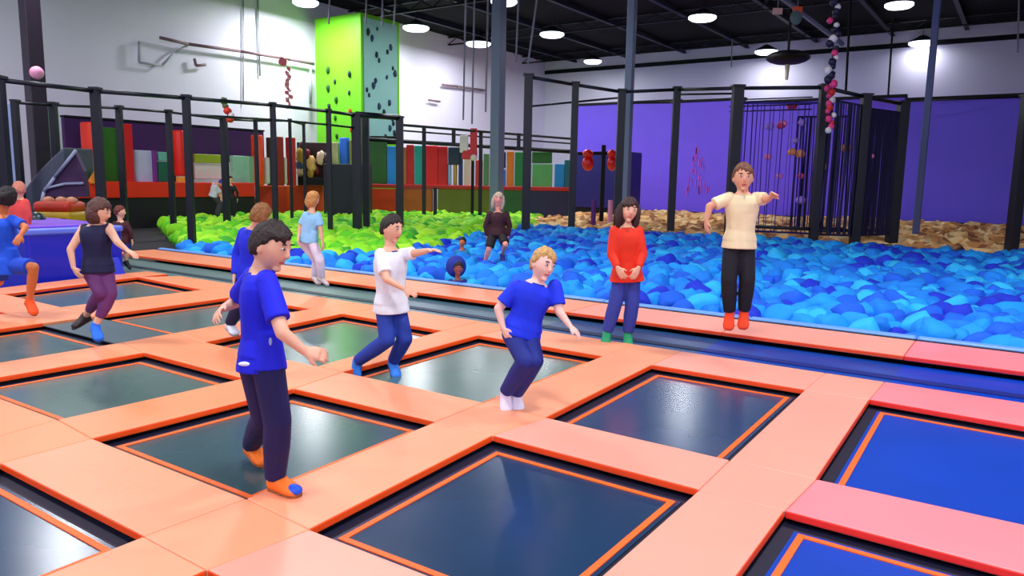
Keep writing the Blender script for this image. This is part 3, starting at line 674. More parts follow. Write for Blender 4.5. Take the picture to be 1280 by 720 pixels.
# ------------------------------------------------------------------ boxing rack
t = empty('boxing_rack', atD(755, 262, 30), 'black boxing rack with red glove pads before the navy block', 'boxing rack')
t.location.z = FZ
c = atD(752, 262, 30)
M().box((c.x, c.y, (FZ + 3.1) / 2), (.16, .16, 3.1 - FZ), (RT, FW, UP)).build('rack_post', m_steel2, t)
a, b = atD(722, 192, 30), atD(784, 191, 30); M().tube(a, b, .07).build('rack_bar', m_steel2, t)
mr = mat('glove_red', (226, 16, 26), .3, coat=.4)
for px, w, py in [(735, 14, 204), (765, 12, 204), (779, 6, 204)]:
    p = atD(px, py, 29.7); M().ball(p, (w * .03 * .55, .2, .30), (RT, FW, UP)).build('red_glove', mr, t, smooth=True)
    p = atD(px, py - 12, 29.7); M().ball(p, (w * .03 * .52, .2, .16), (RT, FW, UP)).build('red_cap', mr, t, smooth=True)
for (px, m, lb) in [(742, mat('pipe_violet', (80, 20, 130), .5), 'violet pipe leg under the boxing rack'), (763, mat('pipe_pink', (220, 150, 200), .5), 'pale pink pipe leg under the boxing rack')]:
    a = atD(px, 260, 29); tag(M().tube((a.x, a.y, FZ), (a.x, a.y, a.z + .3), .1).build('pipe_leg', m), lb, 'pipe')

# ------------------------------------------------------------------ garlands, ropes, pipes on walls
def garland(pts, cols, r, label, name='hanging_garland'):
    t = empty(name, pts[0], label, 'garland'); M().path([pts[0] + UP * .02] + pts[1:], .015, n=5).build('cord', m_steel2, t)
    rr = random.Random(len(pts) + int(r * 100)); k = 0
    for a, b in zip(pts, pts[1:]):
        n = max(1, int((b - a).length / (r * .8)))
        for i in range(n):
            p = a.lerp(b, (i + .5) / n) + RT * rr.uniform(-r, r) * .9
            M().ball(p, (r * rr.uniform(.5, .9),) * 3, nu=8, nv=6, fn=lambda d: 1 + .3 * noise.noise(V3(d) * 2 + p)).build('ornament', cols[k % len(cols)], t, smooth=True); k += 1
c_r, c_g, c_w, c_b, c_p = mat('orn_red', (226, 50, 40), .5), mat('orn_green', (90, 100, 60), .5), mat('orn_white', (236, 226, 232), .5), mat('orn_navy', (24, 24, 60), .5), mat('orn_pink', (240, 60, 130), .5)
garland([atD(283, 123, 24.6), atD(284, 136, 24.6)], [c_g, c_g, c_r], .16, 'greenish top of the garland on the rear fence post')
garland([atD(284, 136, 24.5), atD(285, 152, 24.5)], [c_r, c_w, c_r, c_r], .15, 'red and white garland wound on the rear fence post')
garland([atD(1042, 0, 20.5), atD(1043, 40, 20.5), atD(1040, 75, 20.5), atD(1038, 108, 20.5)], [c_b, c_w, c_b, c_b, c_p, c_w, c_b], .13, 'long dark and white garland hanging from ceiling above the cage')
garland([atD(1038, 108, 21.2), atD(1039, 165, 21.2)], [c_p, c_r, c_p, c_w], .12, 'pink garland hanging at the corner post of the cage')
garland([atD(361, 74, 31), atD(361, 80, 31)], [mat('orn_rose', (236, 110, 130), .5)], .3, 'rose coloured knot on the wall pipe over the toddler')
garland([atD(361, 84, 31), atD(361, 135, 31)], [mat('orn_rose', (236, 110, 130), .5), mat('orn_palepink', (240, 170, 180), .5)], .1, 'thin pale pink string hanging from the wall pipe')
q = atX(47, 91, -20); 
t = tag(M().ball(atD(46, 91, 20.2), (.17, .17, .17)).build('pink_ball', mat('orn_palepink2', (246, 160, 200), .5), smooth=True), 'pink ball fixed on the dark maroon column', 'ball')
# red sign figure on the mid post
t = empty('small_sign', atD(588, 190, 30.5), 'small red and white sign on a post over the mats', 'sign')
M().box(atD(580, 180, 30.6), (.34, .1, .7), (RT, FW, UP)).build('white_board', mat('sign_white', (240, 220, 224), .5), t, bevel=.04)
M().box(atD(592, 176, 30.6), (.28, .1, 1.0), (RT, FW, UP)).build('red_board', mat('sign_red', (222, 40, 50), .5), t, bevel=.04)
M().box(atD(587, 193, 30.6), (.62, .1, .4), (RT, FW, UP)).build('red_footer', mat('sign_red', (222, 40, 50)), t, bevel=.05)
M().ball(atD(592, 197, 30.45), .13).build('white_dot', mat('sign_white', (240, 220, 224)), t, smooth=True)
a = atD(591, 200, 30.7); M().box((a.x, a.y, (a.z + FZ) / 2), (.12, .12, a.z - FZ), (RT, FW, UP)).build('sign_post', m_steel2, t)
# pipes on the white walls
def wallpipe(pts, X, r, label, m):
    g = M(); g.path([atX(x, y, X) for x, y in pts], r, n=6); tag(g.build('wall_pipe', m, smooth=True), label, 'pipe')
mw = mat('pipe_rust', (130, 100, 110), .6); mw2 = mat('pipe_pale', (176, 176, 190), .6)
wallpipe([(200, 47), (235, 55), (300, 64), (361, 74), (392, 80)], -29.2, .07, 'long thin rusty pipe running over the white wall', mw)
wallpipe([(174, 52), (174, 78), (202, 82), (218, 66), (235, 56)], -29.3, .05, 'pale bent conduit loop hanging below the long pipe', mw2)
wallpipe([(243, 73), (245, 82), (257, 81)], -29.3, .06, 'short dark bent bracket on the white wall', mw)
wallpipe([(388, 86), (388, 130)], -29.0, .06, 'thin dotted drop cord next to the climbing tower', mw2)
wallpipe([(553, 106), (572, 108), (606, 113)], -29.3, .07, 'short rusty pipe on the wall beyond the tower', mw)
wallpipe([(536, 125), (550, 127)], -29.3, .06, 'tiny grey bracket on the wall beyond the tower', mw)
wallpipe([(304, 0), (304, 130)], -29.42, .03, 'fine vertical wall joint strip near the long pipe', mw2)
wallpipe([(322, 0), (325, 95)], -29.4, .04, 'second vertical wall joint strip near the long pipe', mw2)
# ropes hanging from the roof
mro = mat('rope_grey', (126, 126, 146), .7)
for k, (x0, y0, x1, y1, d, lb) in enumerate([(412, 0, 411, 30, 33, 'over the tower, first one'), (458, 0, 457, 30, 33, 'over the tower, second one'), (478, 0, 478, 32, 33, 'over the tower, third one'), (494, 0, 492, 35, 33, 'over the tower, at its mint side'),
    (582, 0, 579, 150, 30, 'past the climbing tower'), (593, 0, 590, 155, 30, 'close before the thick grey column'), (610, 0, 607, 140, 29, 'touching the thick grey column'), (648, 0, 645, 78, 28, 'just past the thick grey column'), (671, 0, 660, 80, 27, 'slanting over the cage end post'), (1060, 62, 1057, 118, 30, 'over the dense cord curtain'), (1114, 62, 1110, 122, 38, 'before the back wall past the cage'), (915, 60, 914, 84, 44, 'short one on the back wall'), (1273, 30, 1272, 66, 32, 'short one near the edge')]):
    a, b = atD(x0, y0, d), atD(x1, y1, d); a2 = a + (a - b) * max(0, (9.8 - a.z) / max(.1, (a.z - b.z)))
    tag(M().tube(a2, b, .035 if k not in (9, 10) else .05, n=6).build('hanging_rope', mro if k not in (9, 10) else m_steel2), 'thin grey rope hanging from roof ' + lb, 'rope')
# round dark fan under the roof
f0 = atD(985, 72, 36)
t = empty('ceiling_fan', f0, 'round dark ceiling fan with a pale stem, above the cage', 'fan')
M().ball(f0, (1.0, 1.0, .32)).build('dark_drum', m_steel2, t, smooth=True)
M().tube(f0 - UP * .3, f0 - UP * 1.0, .11, .07).build('pale_stem', mat('stem_pale', (196, 190, 180), .5), t)
M().tube(f0 + UP * .2, (f0.x, f0.y, 10.06), .06).build('drop_rod', m_steel2, t)
# small signs in the roof
for (px, py, rgb, lb) in [(972, 14, (230, 180, 170), 'small white and red flag hanging in the dark roof'), (997, 12, (230, 90, 30), 'small orange flag hanging in the dark roof')]:
    p = atD(px, py, 26); o = M().box(p, (.32, .03, .2), (RT, FW, UP)).build('small_flag', cm(rgb)); tag(o, lb, 'flag')
    M().tube(p + UP * .1, (p.x, p.y, 9.9), .012, n=5).build('flag_cord', mro, o)
p = atD(995, 22, 26); tag(M().ball(p, (.2, .05, .24), (RT, FW, UP)).build('round_shield', cm((90, 120, 120)), smooth=True), 'grey green shield shaped plate under the orange flag', 'sign')

# ------------------------------------------------------------------ high-bay lights
mem = mat('lamp_lens', (255, 255, 255), .4, emit=(228, 238, 255), es=3)
mhs = mat('lamp_housing', (40, 46, 60), .4, .4)
def lamp(p, label, sc=1.0, power=330, col=(.93, .96, 1)):
    t = empty('high_bay_light', p, label, 'ceiling light')
    rg = lambda r, z: [V3((p.x + math.cos(q) * r, p.y + math.sin(q) * r, p.z + z)) for q in [2 * PI * i / 20 for i in range(20)]]
    M().loft([rg(.62 * sc, .0), rg(.60 * sc, .10), rg(.35 * sc, .22), rg(.16 * sc, .34)]).build('housing', mhs, t, smooth=False)
    M().loft([rg(.52 * sc, -.16), rg(.64 * sc, -.08), rg(.64 * sc, .0)]).build('lens', mem, t)
    M().tube((p.x, p.y, p.z + .3), (p.x, p.y, 10.06), .02, n=6).build('hook_rod', mhs, t)
    l = bpy.data.lights.new('bay_lamp', 'AREA'); l.shape = 'DISK'; l.size = 1.1 * sc; l.energy = power; l.color = col
    o = bpy.data.objects.new('bay_lamp', l); C.objects.link(o); o.location = (p.x, p.y, p.z - .22); o.parent = t; o.matrix_parent_inverse = t.matrix_basis.inverted()
PW = 330
for px, py, s, lb in [(520, 34, .95, 'bright round lamp just past the climbing tower top'), (598, 54, 1, 'bright lamp beside the thick grey column'), (690, 42, .9, 'bright lamp above the cage end post'), (741, 76, .8, 'small far lamp at the top of back wall'), (878, 21, .9, 'bright lamp over the slim grey column side of the beams'), (958, 64, .9, 'bright lamp above the teen in beige'), (1124, 5, .8, 'bright lamp at the top edge over the curtain'), (1153, 53, .95, 'bright lamp beside the slim blue grey column'), (382, 2, .8, 'lamp cut by the top edge over the toddler'), (630, 1, .8, 'lamp cut by the top edge at the thick column')]:
    p_ = atZ(px, py, 9.3); lamp(p_, lb, s * 1.1, PW * (.1 if p_.y > 34 and p_.x > -8 else .25 if p_.y > 38 else .55 if p_.y > 33 else 1.15))
for x in (-22, -11, -1, 9):  # extra lamps out of view, added only to light the court
    for y in (-6, 2, 9.5):
        lamp(V3((x + .3 * y / 9, y, 9.3)), 'added unseen round high bay lamp overhead above the trampolines', 1.1, PW)
for v in C.objects:
    if v.get('label') == 'added unseen round high bay lamp overhead above the trampolines': v['group'] = 'added unseen lamps over the trampolines'
w = bpy.data.worlds.new('world'); bpy.context.scene.world = w; w.use_nodes = True; w.node_tree.nodes['Background'].inputs[0].default_value = (.5, .6, .8, 1); w.node_tree.nodes['Background'].inputs[1].default_value = .3

# ------------------------------------------------------------------ PEOPLE
SKIN = (236, 176, 146)
def blend(a, b, t): return V3(a).lerp(V3(b), t)
def eRing(c, X, Y, n=18, p=2.3):
    out = []
    for k in range(n):
        t = 2 * PI * k / n; cx, sy = math.cos(t), math.sin(t)
        out.append(c + X * (math.copysign(abs(cx) ** (2 / p), cx)) + Y * (math.copysign(abs(sy) ** (2 / p), sy)))
    return out
def hand(g, wr, dirv, nrm, s, curl=.5, side=1):
    dirv = dirv.normalized(); nrm = (nrm - dirv * nrm.dot(dirv)).normalized(); sd = dirv.cross(nrm).normalized() * side
    pc = wr + dirv * .035 * s
    g.loft([eRing(wr + dirv * a * s, sd * w * s, nrm * t * s, 12) for a, w, t in ((-.01, .019, .016), (.012, .027, .014), (.045, .034, .013), (.066, .033, .011))])
    for i, L in enumerate((.058, .068, .064, .050)):
        b = wr + dirv * .060 * s + sd * (.0255 - .017 * i) * s
        sp = (sd * (.10 - .066 * i))
        d1 = (dirv + sp + nrm * curl * .5).normalized(); d2 = (dirv + sp * .5 + nrm * curl * 1.6).normalized()
        m = b + d1 * L * .5 * s; e = m + d2 * L * .5 * s
        g.tube(b, m, .0078 * s, .0072 * s, 8); g.ball(m, .0075 * s, nu=8, nv=6); g.tube(m, e, .0072 * s, .006 * s, 8); g.ball(e, .0062 * s, nu=8, nv=6)
    b = wr + dirv * .018 * s + sd * .020 * s; m = b + (dirv * .7 + sd * .75 + nrm * .25).normalized() * .032 * s; e = m + (dirv + sd * .25 + nrm * .4).normalized() * .026 * s
    g.tube(b, m, .0105 * s, .0088 * s, 8); g.ball(m, .009 * s, nu=8, nv=6); g.tube(m, e, .0088 * s, .007 * s, 8); g.ball(e, .0072 * s, nu=8, nv=6)
def headfn(d):
    x, y, z = d; kx = 1 - .30 * max(0, -z) ** 1.4; ky = 1 - .10 * max(0, -z)
    if y > 0 and z < -.1: ky += .06 * (-z)
    if y > .3 and abs(z - .02) < .25: ky -= .05 * (1 - abs(z - .02) / .25)
    return (kx, ky, 1)
def foot(g, an, toe, s, k=1.0, up=V3((0, 0, 1))):
    d = (toe - an); L = d.length; d.normalize(); u = (up - d * up.dot(d)).normalized(); w = d.cross(u)
    sole = an - u * .055 * s
    st = [(-.22, .024, .020, .028), (-.12, .031, .034, .034), (.15, .033, .040, .042), (.45, .035, .029, .030), (.75, .040, .022, .023), (.97, .034, .016, .018), (1.06, .020, .010, .012)]
    g.loft([eRing(sole + d * a * L + u * c * s, w * b * s * k, u * h * s * (1 + (k - 1) * .6), 14) for a, b, h, c in st])
    return d, u, w, sole, L
def rig(J, d):
    P = {}
    for k, v in J.items():
        off = v[2] if len(v) > 2 else 0; P[k] = atD(v[0], v[1], d + off)
    return P
def person(label, J, d, s, look, shirt, pants, shoes, hair, sleeve='short', legs='long', hairstyle='short', skin=SKIN, vox=.0075, shoecol=None, collar=None, face=True, hem=.0, curl=(.5, .5), headtilt=None, shirtlen=1.0, footlen=.15, hw=1.0, buried=False, group=None):
    P = rig(J, d); q_ = P['hd']; TC = V3((-q_.x, -q_.y, 0)).normalized(); RL = UP.cross(TC)
    P['hd'] = P['hd'] - UP * .016 * s
    f = (RL * look[0] + TC * look[1]).normalized()
    bf = f
    if len(look) > 2: bf = (RL * look[2] + TC * look[3]).normalized()
    sA, sB, hA, hB = P['sA'], P['sB'], P['hA'], P['hB']
    sc, hc = (sA + sB) / 2, (hA + hB) / 2
    root = empty('person', (hc.x, hc.y, min(P['aA'].z, P['aB'].z)), label, 'person', group)
    sk = mat('skin_%d_%d_%d' % skin, skin, .5, vary=.04, vscale=8, sheen=.1)
    up = (sc - hc).normalized()
    side = (sB - sA).normalized(); hs = (hB - hA).normalized()
    if side.length < .5: side = up.cross(bf)
    swid = (sB - sA).length / 2
    bfs = side.cross(up); bfs = bfs if bfs.dot(bf) > 0 else -bfs
    bfs = (bfs * .6 + bf * .4); bfs = (bfs - up * bfs.dot(up)).normalized(); sdn = up.cross(bfs).normalized()
    if sdn.dot(side) < 0: sdn = -sdn
    T = (sc - hc).length
    prof = [(-.12, .070, .080), (-.02, .122, .098), (.10, .122, .094), (.30, .106, .084), (.50, .112, .088), (.72, .130, .094), (.88, .134, .086), (.98, .120, .070), (1.05, .085, .058), (1.12, .050, .048)]
    def torso(g, inf, lo=-9, hi=9, flare=0., kk=1.0):
        R = []
        for a, w, dp in prof:
            if a < lo or a > hi: continue
            fl = flare * max(0, (.35 - a)) 
            R.append(eRing(hc + up * (a * T), sdn * ((w * hw + fl) * s + inf) * kk, bfs * ((dp * hw + fl) * s + inf) * kk))
        g.loft(R)
    # body
    g = M(); torso(g, 0)
    nk, hd = P['n'], P['hd']
    hu = (hd - nk).normalized() if headtilt is None else (hd - nk).normalized().lerp(UP, headtilt).normalized()
    fh = (f - hu * f.dot(hu)).normalized(); sx_ = fh.cross(hu).normalized()
    hs_ = s * 1.08
    hr = (.074 * hs_, .090 * hs_, .108 * hs_)
    g.tube(sc + up * .02 * hs_, hd - hu * .05 * hs_ - fh * .012 * hs_, .046 * hs_, .043 * hs_, 14)
    g.ball(hd, hr, (sx_, fh, hu), 24, 16, headfn)
    g.ball(hd + fh * .089 * hs_ - hu * .018 * hs_, (.011 * hs_, .016 * hs_, .016 * hs_), (sx_, fh, hu), 10, 8)     # nose
    g.tube(hd + fh * .082 * hs_ + hu * .018 * hs_, hd + fh * .098 * hs_ - hu * .016 * hs_, .007 * hs_, .010 * hs_, 8)
    g.ball(hd + fh * .056 * hs_ - hu * .087 * hs_, (.024 * hs_, .020 * hs_, .016 * hs_), (sx_, fh, hu), 10, 8)     # chin
    for e in (-1, 1):
        g.ball(hd + sx_ * e * .074 * hs_ - hu * .008 * hs_ - fh * .006 * hs_, (.010 * hs_, .018 * hs_, .028 * hs_), (sx_, fh, hu), 10, 8)
    ft = {}
    for q, S, Hh in (('A', sA, hA), ('B', sB, hB)):
        el, wr = P['e' + q], P['w' + q]
        inn = S.lerp(sc + up * -.02 * s, .18)
        g.ball(inn, .047 * s); g.tube(inn, el, .044 * s, .034 * s, 12); g.ball(el, .0335 * s, nu=12); g.tube(el, wr, .034 * s, .0215 * s, 12); g.ball(wr, .021 * s, nu=10)
        hv = (P['p' + q] - wr) if 'p' + q in P else (wr - el)
        nrm = (hc - wr); nrm = nrm - hv.normalized() * nrm.dot(hv.normalized())
        if nrm.length < .01: nrm = -f
        hand(g, wr, hv, nrm, s * 1.05, curl[0 if q == 'A' else 1], 1 if (hv.cross(nrm)).dot(f) > 0 else -1)
        kn, an = P['k' + q], P['a' + q]
        hj = Hh.lerp(hc, .15) - up * .03 * s
        g.ball(hj, .068 * s); g.tube(hj, kn, .067 * s, .050 * s, 14); g.ball(kn, .050 * s, nu=12); g.tube(kn, kn.lerp(an, .35), .049 * s, .050 * s, 14); g.tube(kn.lerp(an, .35), an, .050 * s, .030 * s, 14); g.ball(an, .031 * s, nu=12)
        toe = P['t' + q]; td = (toe - an).normalized(); toe = an + td * footlen * s
        foot(g, an, toe, s); ft[q] = (an, toe, kn)
    body = g.build('body', sk, root, remesh=vox, sm_iter=2)
    # shirt
    g = M(); inf = .011 * s
    torso(g, inf, lo=.08 if shirtlen >= 1 else .25, hi=1.05, flare=.05)
    if shirtlen > 1:
        g.loft([eRing(hc + up * (a * T), sdn * ((w + .01) * s * hw + inf), bfs * ((dp + .01) * s * hw + inf)) for a, w, dp in ((-.20 * (shirtlen - 1) * 5, .150, .120), (.0, .136, .110), (.12, .124, .1))])
    else:
        g.loft([eRing(hc + up * (a * T), sdn * ((w) * s * hw + inf), bfs * ((dp) * s * hw + inf)) for a, w, dp in ((-.09, .138, .118), (.0, .134, .112), (.14, .122, .1))])
    for q, S in (('A', sA), ('B', sB)):
        el, wr = P['e' + q], P['w' + q]; inn = S.lerp(sc - up * .02 * s, .18)
        if sleeve == 'none': g.ball(inn.lerp(sc, .12), .046 * s + inf * .6); continue
        g.ball(inn, .046 * s + inf * .7)
        if sleeve == 'short': g.tube(inn, inn.lerp(el, .76), .046 * s + inf * .7, .050 * s + inf * .8, 14)
        else:
            g.tube(inn, el, .048 * s + inf, .039 * s + inf, 14); g.ball(el, .038 * s + inf, nu=12); g.tube(el, el.lerp(wr, .93), .038 * s + inf, .027 * s + inf * .8, 14)
    for Hh in (hA, hB):
        hj = Hh.lerp(hc, .15); g.tube(hj + up * .15 * s, hj - up * .03 * s, .050 * s + inf, .080 * s + inf, 14)
    cl = lambda nm, c: mat(nm + '_%d_%d_%d' % c, c, .75, vary=.10, vscale=5, bump=.5, bscale=7, sheen=.0)
    sh = g.build('shirt', cl('cloth', shirt), root, remesh=vox * 1.1, sm_iter=4)
    g = M(); cN = hc + up * (1.045 * T)
    rr_ = [eRing(cN + up * z * s, sdn * r * s, bfs * r * 1.02 * s, 16) for z, r in ((-.03, .082), (.0, .070), (.012, .062), (.012, .056), (-.03, .060))]
    g.loft(rr_, cap=False); g.build('collar', cl('cloth', collar or tuple(int(x * .85) for x in shirt)), root, smooth=True)
    # pants
    if pants:
        g = M(); inf2 = .010 * s
        torso(g, inf2, lo=-.13, hi=.06)
        for q, Hh in (('A', hA), ('B', hB)):
            kn, an = P['k' + q], P['a' + q]; hj = Hh.lerp(hc, .15) - up * .03 * s
            g.ball(hj, .070 * s + inf2)
            if legs == 'shorts': g.tube(hj, hj.lerp(kn, .85), .082 * s + inf2, .075 * s + inf2, 14); continue
            end = {'long': .97, 'crop': .72, 'legging': .90}[legs]; sl = .0 if legs != 'long' else .007 * s
            g.tube(hj, kn, .069 * s + inf2, .053 * s + inf2 + sl, 14); g.ball(kn, .052 * s + inf2 + sl, nu=12)
            mid = kn.lerp(an, .4); g.tube(kn, mid, .051 * s + inf2 + sl, .051 * s + inf2 + sl, 14); g.tube(mid, kn.lerp(an, end), .051 * s + inf2 + sl, (.034 if legs != 'long' else .040) * s + inf2 + sl * .5, 14)
        g.build('trousers' if legs != 'shorts' else 'shorts', cl('cloth', pants), root, remesh=vox * 1.1, sm_iter=4)
    # shoes
    for q in ('A', 'B'):
        an, toe, kn = ft[q]; c = shoes if shoecol is None else shoecol.get(q, shoes)
        if c is None: continue
        g = M(); lu = (kn - an).normalized()
        dd, uu, ww, sole, L = foot(g, an, toe, s, 1.32)
        g.tube(an - lu * .02 * s, an + lu * .035 * s, .042 * s, .040 * s, 14)
        o = g.build('sock' if buried == 'sock' else 'shoe', mat('shoe_%d_%d_%d' % c, c, .6), root, remesh=vox, sm_iter=2)
        if buried != 'sock':
            M().loft([eRing(sole + dd * a * L + uu * .0 * s, dd * .0 + ww * b * s, uu * .011 * s, 12) for a, b in ((-.26, .02), (-.15, .036), (.2, .036), (.75, .046), (1.0, .036), (1.1, .02))]).build('sole', mat('sole_%d' % (c[0] // 2), tuple(int(x * .55 + 20) for x in c), .7), o, smooth=False)
    # face
    if face:
        for e in (-1, 1):
            ec = hd + sx_ * e * .029 * hs_ + fh * .0785 * hs_ + hu * .014 * hs_
            ey = M().ball(ec, (.0115 * hs_, .008 * hs_, .0062 * hs_), (sx_, fh, hu), 12, 8).build('eye', mat('eye_white', (230, 224, 220), .3), root, smooth=True)
            M().ball(ec + fh * .0075 * hs_, (.0060 * hs_, .004 * hs_, .0058 * hs_), (sx_, fh, hu), 10, 6).build('iris', mat('iris_brown', (46, 28, 20), .3), ey, smooth=True)
            M().ball(ec + hu * .021 * hs_ + fh * .004 * hs_ + sx_ * e * .002 * hs_, (.019 * hs_, .007 * hs_, .0035 * hs_), (sx_, fh, hu), 10, 6).build('eyebrow', mat('brow', tuple(int(x * .7) for x in hair), .8), root, smooth=True)
        M().ball(hd + fh * .0735 * hs_ - hu * .053 * hs_, (.021 * hs_, .007 * hs_, .007 * hs_), (sx_, fh, hu), 12, 8).build('mouth', mat('lip', (190, 92, 88), .5), root, smooth=True)
    # hair
    off = V3((hd.x % 3, hd.y % 3, s))
    def hf(dv):
        x, y, z = dv; th = math.atan2(x, y)
        k = 1.085 + .07 * noise.noise(V3((x * 3, y * 3, z * 3)) + off) + .030 * math.sin(th * 17 + z * 9 + 3 * noise.noise(dv_ := V3(dv) * 2 + off))
        line = .34 + .12 * math.sin(th * 2.5 + off.x) + .10 * noise.noise(V3((th * 6, z * 2, s)))
        hl = line + (.0 if hairstyle in ('long', 'bob') else .14)
        zl = -.50 if y < -.35 else (-.50 + (y + .35) / .35 * .34 if y < 0 else -.16 + min(1, y / .42) * (hl + .16))
        zl += .05 * math.sin(th * 13)
        if z < zl: k = .80 if z < zl - .09 else .99
        return k
    g = M(); g.ball(hd + hu * .006 * hs_ - fh * .004 * hs_, (.078 * hs_, .094 * hs_, .108 * hs_), (sx_, fh, hu), 64, 40, hf)
    if hairstyle == 'long':
        def lf(dv):
            th = math.atan2(dv[0], dv[1]); return 1 + .07 * math.sin(th * 11 + dv[2] * 7) + .08 * noise.noise(V3(dv) * 2.5 + off)
        g.ball(hd - fh * .035 * hs_ - hu * .050 * hs_, (.108 * hs_, .072 * hs_, .135 * hs_), (sx_, fh, hu), 40, 24, lf)
        for e in (-1, 1): g.ball(hd + sx_ * e * .078 * hs_ - hu * .055 * hs_ + fh * .012 * hs_, (.030 * hs_, .042 * hs_, .115 * hs_), (sx_, fh, hu), 24, 20, lf)
    if hairstyle == 'bob':
        g.ball(hd - fh * .025 * hs_ - hu * .03 * hs_, (.092 * hs_, .080 * hs_, .100 * hs_), (sx_, fh, hu), 40, 24, lambda dv: 1 + .07 * noise.noise(V3(dv) * 3 + off))
    if hairstyle == 'bun':
        g.ball(hd - fh * .085 * hs_ + hu * .03 * hs_, .045 * hs_, nu=20, nv=14, fn=lambda dv: 1 + .12 * noise.noise(V3(dv) * 3 + off))
    if hairstyle == 'tail':
        pp = [hd - fh * .085 * hs_ + hu * .02 * hs_, hd - fh * .125 * hs_ - hu * .03 * hs_, hd - fh * .12 * hs_ - hu * .10 * hs_]
        g.tube(pp[0], pp[1], .03 * hs_, .035 * hs_, 12); g.ball(pp[1], .035 * hs_); g.tube(pp[1], pp[2], .035 * hs_, .012 * hs_, 12)
    hm = mat('hair_%d_%d_%d' % hair, hair, .6, vary=.35, vscale=45, bump=.6, bscale=60)
    if hairstyle != 'none': g.build('hair', hm, root, smooth=True)
    return root, dict(P=P, hd=hd, hu=hu, fh=fh, sx=sx_, up=up, side=sdn, bf=bfs, hc=hc, sc=sc, s=s, T=T, root=root)

# 1 boy with orange and blue shoes, in front
r, I = person('dark haired boy in royal blue T-shirt, navy trousers and orange shoes, in front', dict(hd=(339, 304), n=(331, 338), sA=(315, 345, .12), sB=(335, 350, -.10), eA=(295, 377, .24), wA=(280, 385, .10), pA=(271, 392, .03),
    eB=(353, 416, -.22), wB=(381, 439, -.20), pB=(402, 443, -.18), hA=(317, 452, .07), hB=(337, 452, -.09), kA=(331, 520, .16), aA=(314, 556, .58), tA=(331, 572, .46), kB=(347, 528, -.06), aB=(344, 598, .02), tB=(384, 610, -.10)),
    3.86, 1.06, (.88, .6, 1, .35), (6, 16, 218), (12, 16, 84), (255, 120, 24), (40, 22, 18), sleeve='short', vox=.0062, curl=(.9, .9), hw=.96, footlen=.155)
s = I['s']
w0 = I['hc'] + I['up'] * .01 - FW * .115 * s - RT * .09 * s
M().ball(atD(306, 455, 3.715), (.034, .012, .012), (RT, FW, UP)).build('waist_tag', mat('white_tag', (220, 226, 246), .5), r, smooth=True)
M().ball(atD(338, 427, 3.695), (.008, .01, .02), (RT, FW, UP)).build('shirt_emblem', mat('pale_tag', (150, 170, 220), .5), r, smooth=True)
tp = atD(368, 611, 3.86)
for o in [o for o in r.children if o.name.startswith('shoe')]: pass
dtoe = (atD(384, 610, 3.76) - atD(344, 598, 3.88)).normalized(); an = atD(344, 598, 3.88)
u_ = (UP - dtoe * UP.dot(dtoe)).normalized()
M().ball(an + dtoe * .135 - u_ * .034, (.043, .055, .030), (dtoe.cross(u_), dtoe, u_)).build('blue_toe_cap', mat('shoe_blue', (16, 84, 226), .5), r, smooth=True)
# 2 boy behind him
person('light haired child in a royal blue top half hidden behind the front boy', dict(hd=(326, 268), n=(322, 285), sA=(303, 290, .12), sB=(330, 291, -.08), eA=(296, 318, .1), wA=(293, 345), eB=(338, 318, -.1), wB=(340, 345), hA=(302, 345, .1), hB=(325, 345), kA=(300, 382), kB=(322, 385), aA=(287, 405, .1), tA=(294, 412), aB=(320, 424), tB=(334, 428)),
    7.6, 1.05, (.6, -.7), (8, 30, 214), (16, 18, 70), (220, 220, 236), (150, 96, 52), sleeve='long', hairstyle='short', vox=.01, face=False)
# 3 tank top child
person('child in navy tank top and purple leggings stepping with blue shoes', dict(hd=(124, 262), n=(121, 279), sA=(101, 286, -.02), sB=(139, 284, .04), eA=(88, 312, -.12), wA=(92, 335, -.16), pA=(99, 346, -.18), eB=(147, 303, -.1), wB=(159, 313, -.12), pB=(168, 318, -.14),
    hA=(112, 336, -.05), hB=(133, 336, .05), kA=(126, 366, -.12), aA=(107, 395, .2), tA=(94, 402, .1), kB=(138, 368, -.05), aB=(119, 408, -.1), tB=(127, 427, -.25)),
    7.5, 1.06, (.95, .5, .8, .8), (12, 12, 62), (104, 44, 108), (30, 118, 236), (92, 54, 46), sleeve='none', legs='crop', hairstyle='bob', vox=.009, shoecol={'A': (40, 18, 24), 'B': (20, 110, 236)}, shirtlen=1.0)
# 4 running child at the edge
person('running child in a blue top with bare legs and orange sock, cut by the edge', dict(hd=(8, 246), n=(3, 266), sA=(-12, 276, .1), sB=(18, 274, -.06), eA=(-22, 300), wA=(-10, 318), eB=(32, 284, -.1), wB=(26, 294, -.2), hA=(-2, 328, .1), hB=(16, 328, -.05), kA=(-2, 352, .1), aA=(-30, 370, .3), tA=(-40, 376, .3), kB=(42, 334, -.15), aB=(37, 376, -.05), tB=(46, 391, -.14)),
    8.7, 1.12, (.3, -.9, .5, .5), (14, 84, 224), (12, 70, 200), (255, 90, 20), (24, 10, 14), sleeve='short', legs='shorts', hairstyle='bun', skin=(214, 116, 60), vox=.01, face=False, shirtlen=1.25, hw=1.25)
person('person in a coral red long sleeved top beyond the running child', dict(hd=(24, 236), n=(25, 247), sA=(17, 252), sB=(33, 252), eA=(14, 270), wA=(16, 286), eB=(36, 270), wB=(35, 288), hA=(20, 290), hB=(31, 290), kA=(20, 318), aA=(20, 340), tA=(24, 344), kB=(31, 318), aB=(31, 340), tB=(35, 344)),
    12.2, 1.06, (.2, -.9), (226, 72, 70), (40, 40, 60), (40, 40, 40), (214, 130, 110), sleeve='long', vox=.014, face=False)
